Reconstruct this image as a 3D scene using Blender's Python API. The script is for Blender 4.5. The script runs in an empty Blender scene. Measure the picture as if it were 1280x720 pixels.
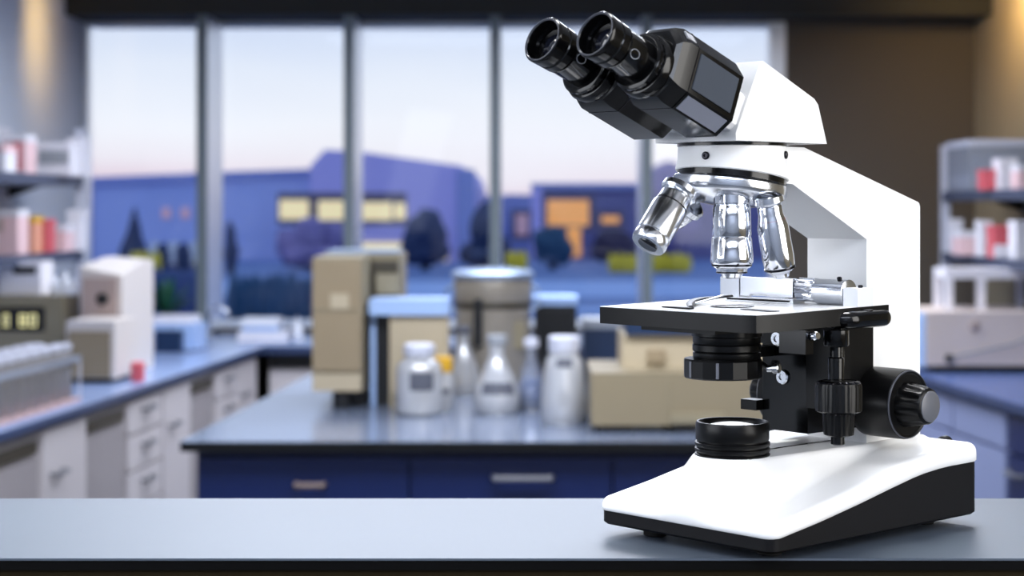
import bpy, bmesh, math, random
from mathutils import Vector, Matrix, noise
random.seed(7)
SC = bpy.context.scene
COL = SC.collection
# ------------------------------------------------------------------ camera numbers (1280x720 frame)
F, PX, HZ, CZ = 2200.0, 670.0, 260.0, 1.40
BZ = 1.15          # foreground bench top
TZ = 0.72          # island / wall counters
YW = 9.6           # window wall
XL, XR = -2.457, 2.38

def W(x, y, Y):
    return Vector(((x - PX) / F * Y, Y, CZ - (y - HZ) / F * Y))
def G(x, y, z):
    Y = (CZ - z) * F / (y - HZ)
    return Vector(((x - PX) / F * Y, Y, z))

# ------------------------------------------------------------------ materials
def lin(c):
    r = []
    for v in c:
        v = v / 255.0
        r.append(v / 12.92 if v <= 0.04045 else ((v + 0.055) / 1.055) ** 2.4)
    return (r[0], r[1], r[2], 1.0)

def mat(name, rgb, rough=0.5, metal=0.0, var=0.06, scale=12.0, bump=0.0, bscale=150.0, emit=None, estr=0.0,
        trans=0.0, ior=1.45, coat=0.0, spec=0.5, alpha=1.0, stretch=None):
    m = bpy.data.materials.new(name)
    m.use_nodes = True
    nt = m.node_tree
    b = nt.nodes['Principled BSDF']
    tc = nt.nodes.new('ShaderNodeTexCoord')
    mp = nt.nodes.new('ShaderNodeMapping')
    if stretch: mp.inputs['Scale'].default_value = stretch
    nt.links.new(tc.outputs['Object'], mp.inputs['Vector'])
    n = nt.nodes.new('ShaderNodeTexNoise')
    n.inputs['Scale'].default_value = scale
    n.inputs['Detail'].default_value = 3
    nt.links.new(mp.outputs['Vector'], n.inputs['Vector'])
    mix = nt.nodes.new('ShaderNodeMix'); mix.data_type = 'RGBA'
    c = lin(rgb)
    mix.inputs['A'].default_value = tuple(v * (1 - var) for v in c[:3]) + (1,)
    mix.inputs['B'].default_value = tuple(min(1, v * (1 + var)) for v in c[:3]) + (1,)
    nt.links.new(n.outputs['Fac'], mix.inputs['Factor'])
    nt.links.new(mix.outputs['Result'], b.inputs['Base Color'])
    b.inputs['Roughness'].default_value = rough
    b.inputs['Metallic'].default_value = metal
    b.inputs['IOR'].default_value = ior
    b.inputs['Specular IOR Level'].default_value = spec
    b.inputs['Transmission Weight'].default_value = trans
    b.inputs['Coat Weight'].default_value = coat
    b.inputs['Alpha'].default_value = alpha
    if emit:
        b.inputs['Emission Color'].default_value = lin(emit)
        b.inputs['Emission Strength'].default_value = estr
    if bump > 0:
        n2 = nt.nodes.new('ShaderNodeTexNoise'); n2.inputs['Scale'].default_value = bscale
        nt.links.new(mp.outputs['Vector'], n2.inputs['Vector'])
        bp = nt.nodes.new('ShaderNodeBump'); bp.inputs['Strength'].default_value = bump
        bp.inputs['Distance'].default_value = 0.001
        nt.links.new(n2.outputs['Fac'], bp.inputs['Height'])
        nt.links.new(bp.outputs['Normal'], b.inputs['Normal'])
    return m

def clear_mat(name, tint, gloss=0.12, body=0.0, body_rgb=(255, 255, 255), rough=0.03):
    """thin clear sheet: mostly see-through, a fresnel sheen, an optional milky body"""
    m = bpy.data.materials.new(name); m.use_nodes = True
    nt = m.node_tree
    nt.nodes.remove(nt.nodes['Principled BSDF'])
    out = nt.nodes['Material Output']
    tr = nt.nodes.new('ShaderNodeBsdfTransparent'); tr.inputs['Color'].default_value = lin(tint)
    gl = nt.nodes.new('ShaderNodeBsdfGlossy'); gl.inputs['Roughness'].default_value = rough
    fr = nt.nodes.new('ShaderNodeFresnel'); fr.inputs['IOR'].default_value = 1.45
    ml = nt.nodes.new('ShaderNodeMath'); ml.operation = 'MULTIPLY_ADD'
    ml.inputs[1].default_value = 0.8; ml.inputs[2].default_value = gloss * 0.3
    ml.use_clamp = True
    nt.links.new(fr.outputs['Fac'], ml.inputs[0])
    mx = nt.nodes.new('ShaderNodeMixShader')
    nt.links.new(ml.outputs[0], mx.inputs[0])
    if body > 0:
        df = nt.nodes.new('ShaderNodeBsdfDiffuse'); df.inputs['Color'].default_value = lin(body_rgb)
        tl = nt.nodes.new('ShaderNodeBsdfTranslucent'); tl.inputs['Color'].default_value = lin(body_rgb)
        m0 = nt.nodes.new('ShaderNodeMixShader'); m0.inputs[0].default_value = 0.5
        nt.links.new(df.outputs[0], m0.inputs[1]); nt.links.new(tl.outputs[0], m0.inputs[2])
        m2 = nt.nodes.new('ShaderNodeMixShader'); m2.inputs[0].default_value = body
        nt.links.new(tr.outputs[0], m2.inputs[1]); nt.links.new(m0.outputs[0], m2.inputs[2])
        nt.links.new(m2.outputs[0], mx.inputs[1])
    else:
        nt.links.new(tr.outputs[0], mx.inputs[1])
    nt.links.new(gl.outputs[0], mx.inputs[2])
    nt.links.new(mx.outputs[0], out.inputs['Surface'])
    return m

M = {}
M['white'] = mat('white_enamel', (244, 244, 244), 0.32, var=0.015, coat=0.2)
M['white_rough'] = mat('white_fine_texture', (244, 244, 244), 0.42, var=0.015, bump=0.03, bscale=900)
M['black'] = mat('black_gloss_plastic', (7, 7, 8), 0.14, var=0.1, spec=0.45)
M['black_satin'] = mat('black_satin_plastic', (9, 9, 10), 0.32, var=0.1, spec=0.28)
M['black_matte'] = mat('black_matte_skirt', (13, 13, 16), 0.55, spec=0.2, var=0.1, bump=0.05, bscale=700)
M['rubber'] = mat('black_rubber', (10, 10, 10), 0.7)
M['chrome'] = mat('polished_chrome', (238, 240, 246), 0.11, 1.0, var=0.01)
M['satin'] = mat('satin_steel', (226, 229, 235), 0.2, 1.0, var=0.02)
M['dark_metal'] = mat('dark_metal', (40, 40, 44), 0.25, 1.0)
M['lens'] = mat('frosted_lens', (250, 250, 248), 0.3, emit=(255, 255, 250), estr=0.35)
M['glass_lens'] = mat('coated_lens', (14, 16, 26), 0.03, coat=1.0)
M['grey_mark'] = mat('grey_print', (150, 152, 158), 0.4)
M['stage_sheen'] = mat('stage_reflection_white', (246, 247, 249), 0.3, var=0.01, coat=0.3)  # white paints the blown reflection on the black stage's top
M['cap_grey'] = mat('grey_cap', (96, 98, 105), 0.35)
M['ctr_top2'] = mat('deep_blue_top', (84, 104, 154), 0.25, var=0.05, scale=4)
M['reader'] = mat('warm_cream_enamel', (224, 208, 198), 0.45, var=0.03, scale=6)
M['red_mark'] = mat('red_ring_print', (190, 40, 70), 0.4)

M['bench'] = mat('bench_top_laminate', (77, 86, 99), 0.42, var=0.05, scale=5, spec=0.5)
M['bench_edge'] = mat('bench_dark_edge', (6, 6, 7), 0.7, spec=0.1)
M['bench_front'] = mat('bench_brown_front', (34, 27, 13), 0.7, spec=0.1)

M['wall_left'] = mat('painted_wall_cool', (198, 204, 214), 0.8, var=0.03, scale=2)
M['wall_right'] = mat('painted_wall_tan', (160, 146, 118), 0.8, var=0.03, scale=2)
M['wall_backlit'] = mat('backlit_end_wall', (84, 78, 70), 0.8, var=0.04, scale=1.5)  # dark base colour paints in the shade of the backlit wall
M['header'] = mat('dark_header', (40, 40, 36), 0.8, var=0.04, scale=2)
M['ceiling'] = mat('ceiling_paint', (240, 240, 242), 0.9, var=0.02, scale=2)
M['floor'] = mat('grey_vinyl_floor', (120, 124, 130), 0.35, var=0.08, scale=3)
M['mull_shaded'] = mat('mullion_shaded_face', (104, 114, 118), 0.4)  # dark tone paints the shade on the room-side faces
M['mull_skylit'] = mat('mullion_skylit_side', (240, 244, 250), 0.3, 0.55)  # pale tone paints the sky light on the mullion sides
M['pane'] = clear_mat('window_glass', (246, 248, 252), 0.0)

M['navy'] = mat('navy_cabinet', (12, 26, 70), 0.4, var=0.05, scale=4)
M['navy2'] = mat('navy_cabinet_front', (14, 31, 80), 0.4, var=0.05, scale=4)
M['blue_cab'] = mat('grey_blue_cabinet', (136, 146, 182), 0.45, var=0.05, scale=4)
M['isl_top'] = mat('black_epoxy_top', (106, 116, 136), 0.18, var=0.05, scale=4, ior=2.6)
M['black_edge'] = mat('black_epoxy_edge', (5, 6, 9), 0.4)
M['ctr_top'] = mat('blue_grey_top', (140, 160, 200), 0.22, var=0.05, scale=4, ior=1.7)
M['ctr_edge'] = mat('slate_edge', (44, 58, 92), 0.4)
M['cab_grey'] = mat('grey_cabinet', (178, 173, 174), 0.5, var=0.04, scale=3)
M['cab_grey2'] = mat('grey_cabinet_door', (196, 190, 192), 0.5, var=0.04, scale=3)
M['handle'] = mat('brushed_handle', (150, 150, 155), 0.3, 0.8)
M['handle_tan'] = mat('bronze_handle', (134, 118, 112), 0.4, 0.5)

M['beige'] = mat('beige_enamel', (144, 128, 102), 0.45, var=0.05, scale=6)
M['beige2'] = mat('pale_beige_enamel', (178, 164, 138), 0.45, var=0.05, scale=6)
M['putty'] = mat('putty_enamel', (140, 130, 106), 0.45, var=0.05, scale=6)
M['cream'] = mat('cream_enamel', (206, 198, 192), 0.4, var=0.03, scale=6)
M['pinkgrey'] = mat('pink_grey_panel', (176, 156, 148), 0.5, var=0.03, scale=6)
M['dark_olive'] = mat('dark_olive_panel', (64, 58, 46), 0.5, var=0.05)  # own dark colour of the oven side door, drum band and slots
M['dark'] = mat('dark_plastic', (18, 19, 22), 0.45)
M['darkblue'] = mat('dark_blue_panel', (26, 46, 76), 0.4)
M['sky_top'] = mat('pale_blue_lid', (160, 186, 226), 0.35, var=0.03)
M['steelblue'] = mat('blue_steel', (96, 124, 164), 0.35, 0.2)
M['lab_white'] = mat('white_plastic', (232, 234, 240), 0.4, var=0.02)
M['drum'] = mat('warm_grey_steel', (150, 142, 130), 0.4, 0.15, var=0.06, scale=5, stretch=(1, 1, 6))
M['drum_lid'] = mat('cool_steel_lid', (150, 166, 190), 0.3, 0.5)
M['digit'] = mat('display_segment', (230, 225, 170), 0.4, emit=(235, 228, 170), estr=0.8)
M['red'] = mat('red_card', (206, 92, 100), 0.5)
M['orange'] = mat('orange_card', (222, 156, 128), 0.5)
M['pink'] = mat('pink_card', (230, 196, 198), 0.5)
M['card_white'] = mat('white_card', (226, 224, 230), 0.55)
M['grey_card'] = mat('grey_card', (150, 154, 160), 0.55)
M['shelf'] = mat('slate_shelf', (58, 66, 88), 0.4)
M['post'] = mat('pale_grey_post', (196, 198, 210), 0.45)
M['clearbin'] = clear_mat('clear_bin_plastic', (225, 232, 246), 0.3, body=0.6, body_rgb=(226, 234, 250))
M['flask'] = clear_mat('cloudy_glass', (238, 242, 248), 0.5, body=0.72, body_rgb=(246, 247, 250))
M['flask_clear'] = clear_mat('clear_glass', (226, 232, 242), 0.6, body=0.28, body_rgb=(222, 226, 236))
M['rack_base'] = mat('dull_pink_base', (186, 158, 156), 0.5)
M['tube_glass'] = clear_mat('tube_plastic', (228, 228, 232), 0.3, body=0.5, body_rgb=(214, 210, 208))
M['liquid_white'] = mat('milky_liquid', (224, 222, 222), 0.4)
M['liquid_tan'] = mat('tan_liquid', (198, 184, 160), 0.4)
M['liquid_blue'] = mat('blue_liquid', (74, 120, 186), 0.3)
M['liquid_pink'] = mat('pink_liquid', (200, 146, 150), 0.4)
M['yellow'] = mat('yellow_cap', (214, 164, 40), 0.5)
M['label_grey'] = mat('grey_label', (84, 86, 96), 0.6)
M['plant'] = mat('leaf_green', (30, 84, 60), 0.6, var=0.4, scale=30)

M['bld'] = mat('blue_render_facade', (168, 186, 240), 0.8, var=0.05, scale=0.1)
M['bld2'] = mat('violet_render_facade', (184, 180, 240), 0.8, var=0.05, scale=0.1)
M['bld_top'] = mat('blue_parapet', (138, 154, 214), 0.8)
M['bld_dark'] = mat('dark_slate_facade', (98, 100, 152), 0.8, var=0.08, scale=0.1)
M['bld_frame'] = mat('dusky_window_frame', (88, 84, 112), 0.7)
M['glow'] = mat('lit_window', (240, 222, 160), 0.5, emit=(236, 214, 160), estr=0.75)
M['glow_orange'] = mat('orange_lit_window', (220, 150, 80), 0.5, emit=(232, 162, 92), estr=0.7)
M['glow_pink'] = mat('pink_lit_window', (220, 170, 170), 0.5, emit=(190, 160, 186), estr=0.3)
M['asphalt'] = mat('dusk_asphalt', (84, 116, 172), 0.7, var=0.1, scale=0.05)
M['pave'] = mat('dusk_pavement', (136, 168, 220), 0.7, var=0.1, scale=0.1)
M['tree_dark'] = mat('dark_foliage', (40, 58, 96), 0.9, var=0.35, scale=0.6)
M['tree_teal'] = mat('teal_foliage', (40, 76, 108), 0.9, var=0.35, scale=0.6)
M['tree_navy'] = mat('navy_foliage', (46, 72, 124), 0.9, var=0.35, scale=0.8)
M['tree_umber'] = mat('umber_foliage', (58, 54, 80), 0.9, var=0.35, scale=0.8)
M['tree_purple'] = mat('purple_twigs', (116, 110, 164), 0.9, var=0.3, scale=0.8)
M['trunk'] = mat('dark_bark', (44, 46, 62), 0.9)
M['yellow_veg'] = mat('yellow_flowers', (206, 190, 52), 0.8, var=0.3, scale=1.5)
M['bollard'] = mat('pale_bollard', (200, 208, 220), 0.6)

# ------------------------------------------------------------------ mesh helpers
def nb(): return bmesh.new()

def obj(name, bm, material, parent=None, loc=None, rz=0.0, sharp=38, smooth=True):
    bmesh.ops.recalc_face_normals(bm, faces=bm.faces[:])
    me = bpy.data.meshes.new(name)
    bm.to_mesh(me); bm.free()
    if smooth:
        for p in me.polygons: p.use_smooth = True
        me.set_sharp_from_angle(angle=math.radians(sharp))
    me.materials.append(material)
    o = bpy.data.objects.new(name, me)
    COL.objects.link(o)
    if parent: o.parent = parent
    if loc is not None: o.location = loc
    if rz: o.rotation_euler = (0, 0, rz)
    return o

def thing(name, label, cat, loc=(0, 0, 0), rz=0.0, group=None, kind=None):
    o = bpy.data.objects.new(name, None)
    o.empty_display_size = 0.05
    COL.objects.link(o)
    o.location = loc; o.rotation_euler = (0, 0, rz)
    return tag(o, label, cat, group, kind)

def tag(o, label=None, cat=None, group=None, kind=None):
    if label: o['label'] = label
    if cat: o['category'] = cat
    if group: o['group'] = group
    if kind: o['kind'] = kind
    return o

def struct(name, bm, m, parent=None, **k):
    o = obj(name, bm, m, parent, **k)
    if parent is None: o['kind'] = 'structure'
    return o

def copy_tree(o, parent=None):
    c = o.copy(); COL.objects.link(c)
    if parent: c.parent = parent
    for ch in list(o.children): copy_tree(ch, c)
    return c

def bevel_new(bm, verts, w, seg=2, ang=30):
    if w <= 0: return
    vs = set(verts)
    es = [e for e in bm.edges if e.verts[0] in vs and e.verts[1] in vs and len(e.link_faces) == 2
          and e.calc_face_angle(0) > math.radians(ang)]
    bmesh.ops.bevel(bm, geom=es, offset=w, segments=seg, affect='EDGES', profile=0.5, clamp_overlap=True)

def box(bm, x0, x1, y0, y1, z0, z1, bev=0.0, seg=2, mtx=None):
    cs = [(x0, y0, z0), (x1, y0, z0), (x1, y1, z0), (x0, y1, z0), (x0, y0, z1), (x1, y0, z1), (x1, y1, z1), (x0, y1, z1)]
    vs = [bm.verts.new(mtx @ Vector(c) if mtx else c) for c in cs]
    for f in ((0, 3, 2, 1), (4, 5, 6, 7), (0, 1, 5, 4), (1, 2, 6, 5), (2, 3, 7, 6), (3, 0, 4, 7)):
        bm.faces.new([vs[i] for i in f])
    if bev > 0: bevel_new(bm, vs, bev, seg)
    return bm

def prism(bm, pts0, pts1, bev=0.0, seg=2):
    """two matching 3D outlines joined"""
    a = [bm.verts.new(p) for p in pts0]; b = [bm.verts.new(p) for p in pts1]
    n = len(a)
    bm.faces.new(a[::-1]); bm.faces.new(b)
    for i in range(n): bm.faces.new([a[i], a[(i + 1) % n], b[(i + 1) % n], b[i]])
    if bev > 0: bevel_new(bm, a + b, bev, seg)
    return bm

def uzprism(bm, poly, v0, v1, bev=0.0, seg=2):
    return prism(bm, [(u, v0, z) for u, z in poly], [(u, v1, z) for u, z in poly], bev, seg)
def xyprism(bm, poly, z0, z1, bev=0.0, seg=2):
    return prism(bm, [(x, y, z0) for x, y in poly], [(x, y, z1) for x, y in poly], bev, seg)

def loft(bm, rings, cap=True):
    R = [[bm.verts.new(p) for p in r] for r in rings]
    n = len(R[0])
    for a, b in zip(R, R[1:]):
        for i in range(n): bm.faces.new([a[i], a[(i + 1) % n], b[(i + 1) % n], b[i]])
    if cap:
        bm.faces.new(R[0][::-1]); bm.faces.new(R[-1])
    return bm

def axis(origin, d):
    d = Vector(d).normalized()
    q = Vector((0, 0, 1)).rotation_difference(d)
    return Matrix.Translation(Vector(origin)) @ q.to_matrix().to_4x4()

def lathe(bm, prof, mtx=None, seg=40, flute=None, sx=1.0, sy=1.0, closed=False):
    """prof: (radius, height) from one end to the other; flute=(count, depth, from, to)"""
    mtx = mtx or Matrix()
    rings = []
    for k, (r, h) in enumerate(prof):
        if r <= 1e-7:
            rings.append([bm.verts.new(mtx @ Vector((0, 0, h)))]); continue
        ring = []
        for i in range(seg):
            a = 2 * math.pi * i / seg
            rr = r
            if flute and flute[2] <= k <= flute[3]:
                rr = r - flute[1] * (0.5 + 0.5 * math.cos(a * flute[0]))
            ring.append(bm.verts.new(mtx @ Vector((rr * math.cos(a) * sx, rr * math.sin(a) * sy, h))))
        rings.append(ring)
    for a, b in list(zip(rings, rings[1:])) + ([(rings[-1], rings[0])] if closed else []):
        if len(a) == 1 and len(b) == 1: continue
        if len(a) == 1:
            for i in range(seg): bm.faces.new([a[0], b[i], b[(i + 1) % seg]])
        elif len(b) == 1:
            for i in range(seg): bm.faces.new([a[i], b[0], a[(i + 1) % seg]])
        else:
            for i in range(seg): bm.faces.new([a[i], a[(i + 1) % seg], b[(i + 1) % seg], b[i]])
    if not closed:
        if len(rings[0]) > 1: bm.faces.new(rings[0])
        if len(rings[-1]) > 1: bm.faces.new(rings[-1])
    return bm

def tube(bm, pts, r, seg=12, flat=1.0):
    pts = [Vector(p) for p in pts]
    rings = []
    for i, p in enumerate(pts):
        t = (pts[min(i + 1, len(pts) - 1)] - pts[max(i - 1, 0)]).normalized()
        up = Vector((0, 0, 1)) if abs(t.z) < 0.95 else Vector((1, 0, 0))
        s = t.cross(up).normalized(); u = s.cross(t).normalized()
        rr = r[i] if isinstance(r, (list, tuple)) else r
        rings.append([p + s * rr * math.cos(2 * math.pi * k / seg) + u * rr * flat * math.sin(2 * math.pi * k / seg) for k in range(seg)])
    return loft(bm, rings)

def blob(bm, c, r, seed=0, amp=0.25, sub=3, freq=1.6):
    g = bmesh.ops.create_icosphere(bm, subdivisions=sub, radius=1.0)
    c = Vector(c); r = Vector(r) if not isinstance(r, (int, float)) else Vector((r, r, r))
    for v in g['verts']:
        d = v.co.normalized()
        k = 1 + amp * noise.noise(d * freq + Vector((seed * 3.1, seed * 1.7, 0))) + amp * 0.6 * noise.noise(d * freq * 3.3 + Vector((0, seed * 2.3, 5)))
        v.co = Vector((d.x * r.x * k, d.y * r.y * k, d.z * r.z * k)) + c
    return bm

def smoothstep(a, b, x):
    t = max(0.0, min(1.0, (x - a) / (b - a))); return t * t * (3 - 2 * t)
def interp(tab, x):
    if x <= tab[0][0]: return tab[0][1]
    for (a, fa), (b, fb) in zip(tab, tab[1:]):
        if x <= b: return fa + (fb - fa) * (x - a) / (b - a)
    return tab[-1][1]

# ================================================================== MICROSCOPE
ANG = math.radians(42.3)
FZ = 0.0075
O = G(965, 693, BZ + FZ); O.z = BZ + 0.0004
mic = thing('microscope', 'white binocular microscope with black eyepieces standing on the pale front bench', 'microscope', O, ANG)
VC = 0.079
def rrect(u0, u1, v0, v1, r, n=10):
    pts = []
    for cx, cy, a0 in ((u1 - r, v1 - r, 0), (u0 + r, v1 - r, 90), (u0 + r, v0 + r, 180), (u1 - r, v0 + r, 270)):
        for i in range(n + 1):
            a = math.radians(a0 + 90 * i / n)
            pts.append((cx + r * math.cos(a), cy + r * math.sin(a)))
    return pts
def dens(pts, m):
    out = []
    n = len(pts)
    for i in range(n):
        a, b = pts[i], pts[(i + 1) % n]
        L = math.dist(a, b); k = max(1, int(L / m))
        for j in range(k): out.append((a[0] + (b[0] - a[0]) * j / k, a[1] + (b[1] - a[1]) * j / k))
    return out
BU0, BU, BV0, BV = -0.0070, 0.2485, -0.0060, 0.1685
LIP = [(-0.005, .0182), (0.003, .0184), (.045, .0243), (.0897, .0318), (.13, .0394), (.16, .0448), (.1751, .0468), (.1925, .0483), (.2078, .0490), (.25, .0494)]
LU, LV = 0.048, VC
def wedge(u): return interp(LIP, u) + 0.0108 + 0.016 * max(0, u)
def top_z(u, v):
    uu = max(LU, min(BU, u)); d = math.hypot(u - uu, v - LV)
    d -= 0.006 * smoothstep(LU, BU, uu)
    p = 0.0645 - 1.15 * max(0.0, d - 0.0315) - 0.004 * smoothstep(.0285, .0330, d)
    w = wedge(u); k = 0.006
    h = max(0.0, min(1.0, 0.5 + 0.5 * (p - w) / k))
    return w + (p - w) * h + k * h * (1 - h)
bm = nb()
out = dens(rrect(BU0, BU, BV0, BV, 0.010), 0.005)
R = 0.0075
def inset(p, d):
    u, v = p
    cu, cv = min(max(u, BU0 + 0.010), BU - 0.010), min(max(v, BV0 + 0.010), BV - 0.010)
    L = math.hypot(u - cu, v - cv)
    if L < 1e-9: return p
    f = max(0, (L - d)) / L
    return (cu + (u - cu) * f, cv + (v - cv) * f)
rings = []
rings.append([(u, v, interp(LIP, u)) for u, v in [inset(p, 0.0012) for p in out]])
rings.append([(u, v, interp(LIP, u) + 0.0012) for u, v in out])
for k in range(0, 7):
    a = math.pi / 2 * k / 6
    d = R * (1 - math.cos(a)); drop = R * (1 - math.sin(a))
    rings.append([(u, v, top_z(u, v) - drop) for u, v in [inset(p, d) for p in out]])
inn = [inset(p, R) for p in out]
for k in range(1, 46):
    f = k / 45.0
    r_ = []
    for (u, v) in inn:
        cu = min(max(u, 0.05), BU - 0.05); cv = VC
        u2, v2 = u + (cu - u) * f, v + (cv - v) * f
        r_.append((u2, v2, top_z(u2, v2)))
    rings.append(r_)
loft(bm, rings[:-1], cap=False)
bmesh.ops.remove_doubles(bm, verts=bm.verts[:], dist=1e-6)
obj('base_cover', bm, M['white'], mic, sharp=60)
bm = nb()
sk = [inset(p, 0.0014) for p in out]
loft(bm, [[(u, v, FZ) for u, v in [inset(p, 0.004) for p in out]], [(u, v, FZ + 0.002) for u, v in sk], [(u, v, interp(LIP, u) + 0.0005) for u, v in sk]])
obj('base_skirt', bm, M['black_matte'], mic)
for fu, fv in ((0.028, 0.026), (0.020, 0.132), (0.215, 0.026), (0.215, 0.132)):
    bm = nb(); lathe(bm, [(0.0085, 0), (0.0092, 0.001), (0.0092, FZ + 0.0005), (0.0085, FZ + 0.0005)], Matrix.Translation((fu, fv, 0)), 24)
    obj('foot', bm, M['rubber'], mic)
bm = nb(); lathe(bm, [(0.006, 0), (0.0068, .001), (0.0068, 0.006), (0.0055, 0.0075)], axis((BU - 0.001, 0.03, 0.0585), (1, 0, 0.05)), 24)
obj('power_inlet', bm, M['black_satin'], mic)

# lamp collar
LT = 0.0895
bm = nb()
pr = [(0.0245, 0.0605), (0.0270, 0.0615)]
z = 0.0630
for k in range(3):
    pr += [(0.0278, z), (0.0282, z + 0.0006), (0.0282, z + 0.0024), (0.0276, z + 0.003), (0.0262, z + 0.0032), (0.0262, z + 0.0042)]
    z += 0.0043
pr += [(0.0272, z), (0.0276, z + 0.0006), (0.0276, LT - 0.0016), (0.0268, LT), (0.0252, LT), (0.0240, LT - 0.0012), (0.0232, LT - 0.004), (0.0205, LT - 0.005), (0.0195, LT - 0.006), (0, LT - 0.006)]
lathe(bm, pr, Matrix.Translation((LU, LV, 0)), 72)
lamp = obj('lamp_collar', bm, M['black_satin'], mic)
bm = nb(); lathe(bm, [(0.0202, LT - 0.0058), (0.0200, LT - 0.0040), (0.017, LT - 0.0028), (0.011, LT - 0.0016), (0.005, LT - 0.0009), (0, LT - 0.0008)], Matrix.Translation((LU, LV, 0)), 48)
tag(obj('lens', bm, M['lens'], lamp), 'white frosted lens')

# arm
A0, A1 = 0.0495, 0.1085
UF, UR = 0.1735, 0.2445
def arc(cx, cz, r, a0, a1, n=6):
    return [(cx + r * math.cos(math.radians(a0 + (a1 - a0) * i / n)), cz + r * math.sin(math.radians(a0 + (a1 - a0) * i / n))) for i in range(n + 1)]
bm = nb()
poly = [(0.060, 0.2955), (0.0965, 0.2955)]
poly += arc(UR - 0.005, 0.2500, 0.005, 62, 0, 5)
poly += [(UR, 0.058), (UF, 0.058), (UF, 0.2250), (0.083, 0.2675), (0.060, 0.2690)]
uzprism(bm, poly, A0, A1, 0.0016, 2)
obj('arm', bm, M['white_rough'], mic)

# nosepiece holder (white) with tilted lower rim
TILT = math.radians(8.5)
NC = Vector((0.0475, VC, 0.2735))
nd = Vector((-math.sin(TILT), 0, -math.cos(TILT)))         # points down along the turret axis
ex = Vector((math.cos(TILT), 0, -math.sin(TILT))); ey = Vector((0, 1, 0))
N = 56
def circ_t(r, off, n=N):
    return [NC + nd * off + ex * r * math.cos(2 * math.pi * i / n) + ey * r * math.sin(2 * math.pi * i / n) for i in range(n)]
def circ_h(r, z, n=N, cu=0.0475):
    return [Vector((cu + r * math.cos(2 * math.pi * i / n), VC + r * math.sin(2 * math.pi * i / n), z)) for i in range(n)]
bm = nb()
loft(bm, [circ_h(0.0395, 0.2962), circ_h(0.0405, 0.2952), circ_h(0.0408, 0.286), circ_t(0.0425, -0.0035), circ_t(0.0428, -0.0008), circ_t(0.0418, 0.0)])
holder = obj('nosepiece_mount', bm, M['white_rough'], mic)
for uu, vv, zz in ((-0.0060, 0.066, 0.2880), (0.0660, 0.0420, 0.2890)):
    d = Vector((uu - 0.0475, vv - VC, 0)).normalized()
    p = Vector((0.0475, VC, zz)) + d * 0.0395
    bm = nb(); lathe(bm, [(0.0030, 0), (0.0030, 0.0022), (0.0022, 0.0030), (0.0012, 0.0030), (0.0012, 0.0018), (0, 0.0018)], axis(p, d), 20)
    tag(obj('set_screw', bm, M['dark_metal'], holder), 'small dark set screw')
bm = nb(); loft(bm, [circ_h(0.041, 0.2958), circ_h(0.041, 0.2977)])
obj('dovetail_ring', bm, M['black'], mic)
bm = nb(); loft(bm, [circ_t(0.0412, -0.0005), circ_t(0.0412, 0.0040)])
obj('turret_ring', bm, M['black'], mic)
bm = nb()
lathe(bm, [(0.040, 0.0028), (0.0425, 0.0032), (0.0432, 0.0045), (0.0436, 0.0085), (0.0434, 0.0115), (0.0425, 0.0138), (0.0400, 0.0155), (0.034, 0.0180), (0.027, 0.0200), (0.018, 0.0215), (0.010, 0.0222), (0, 0.0224)], axis(NC + Vector((0.004, 0.005, 0)), nd), 72)
turret = obj('nosepiece_turret', bm, M['satin'], mic)

def objective(p0, p1, prof, metal='chrome', name='objective', rings=()):
    p0, p1 = Vector(p0), Vector(p1); d = (p1 - p0); L = d.length
    bm = nb(); lathe(bm, [(r, h * L) for r, h in prof], axis(p0, d), 48)
    o = obj(name, bm, M[metal], mic)
    seat = nb(); r0 = prof[0][0]
    lathe(seat, [(r0 + .001, -0.007), (r0 + 0.0028, -0.0062), (r0 + 0.0032, -0.002), (r0 + 0.0018, -0.0002), (r0 - .001, 0.0004)], axis(p0, d), 48, closed=True)
    obj('seat_ring', seat, M['satin'], o)
    for (h, r, w, mm) in rings:
        bm = nb(); lathe(bm, [(r - .001, h * L), (r, h * L + w * .15), (r, h * L + w * .85), (r - .001, h * L + w)], axis(p0, d), 48, closed=True)
        obj('colour_ring', bm, M[mm], o)
    re = prof[-1][0]
    bm = nb(); lathe(bm, [(re * 0.75, L - 0.0004), (re * 0.72, L + 0.0006), (re * 0.3, L + 0.0003), (0, L + 0.0002)], axis(p0, d), 32)
    obj('front_lens', bm, M['glass_lens'], o)
    return o
# 2: the one in use, upright on the optical axis
objective((LU - .0125, VC - .0105, 0.2640), (LU - .0125, VC - .0105, 0.1980),
          [(0.0125, 0), (0.0136, 0.02), (0.0136, 0.16), (0.0130, 0.17), (0.0130, 0.19), (0.0140, 0.21), (0.0146, 0.52), (0.0142, 0.53), (0.0142, 0.545), (0.0148, 0.555),
           (0.0160, 0.76), (0.0160, 0.82), (0.0140, 0.88), (0.0116, 0.90), (0.0112, 0.95), (0.0080, 0.955), (0.0072, 1.0)],
          rings=((0.845, 0.0150, 0.0020, 'dark_metal'), (0.93, 0.0117, 0.0015, 'dark_metal')))
# 1: swung out to the front
objective((-0.0085, VC + 0.004, 0.2590), (-0.0370, VC + 0.006, 0.2230),
          [(0.0108, 0), (0.0118, 0.03), (0.0118, 0.16), (0.0126, 0.19), (0.0126, 0.24), (0.0134, 0.27), (0.0134, 0.80), (0.0129, 0.81), (0.0129, 0.83), (0.0134, 0.845), (0.0134, 0.95), (0.0126, 1.0), (0.0105, 1.0)],
          metal='satin', rings=((0.2, 0.0127, 0.0013, 'dark_metal'),))
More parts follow.
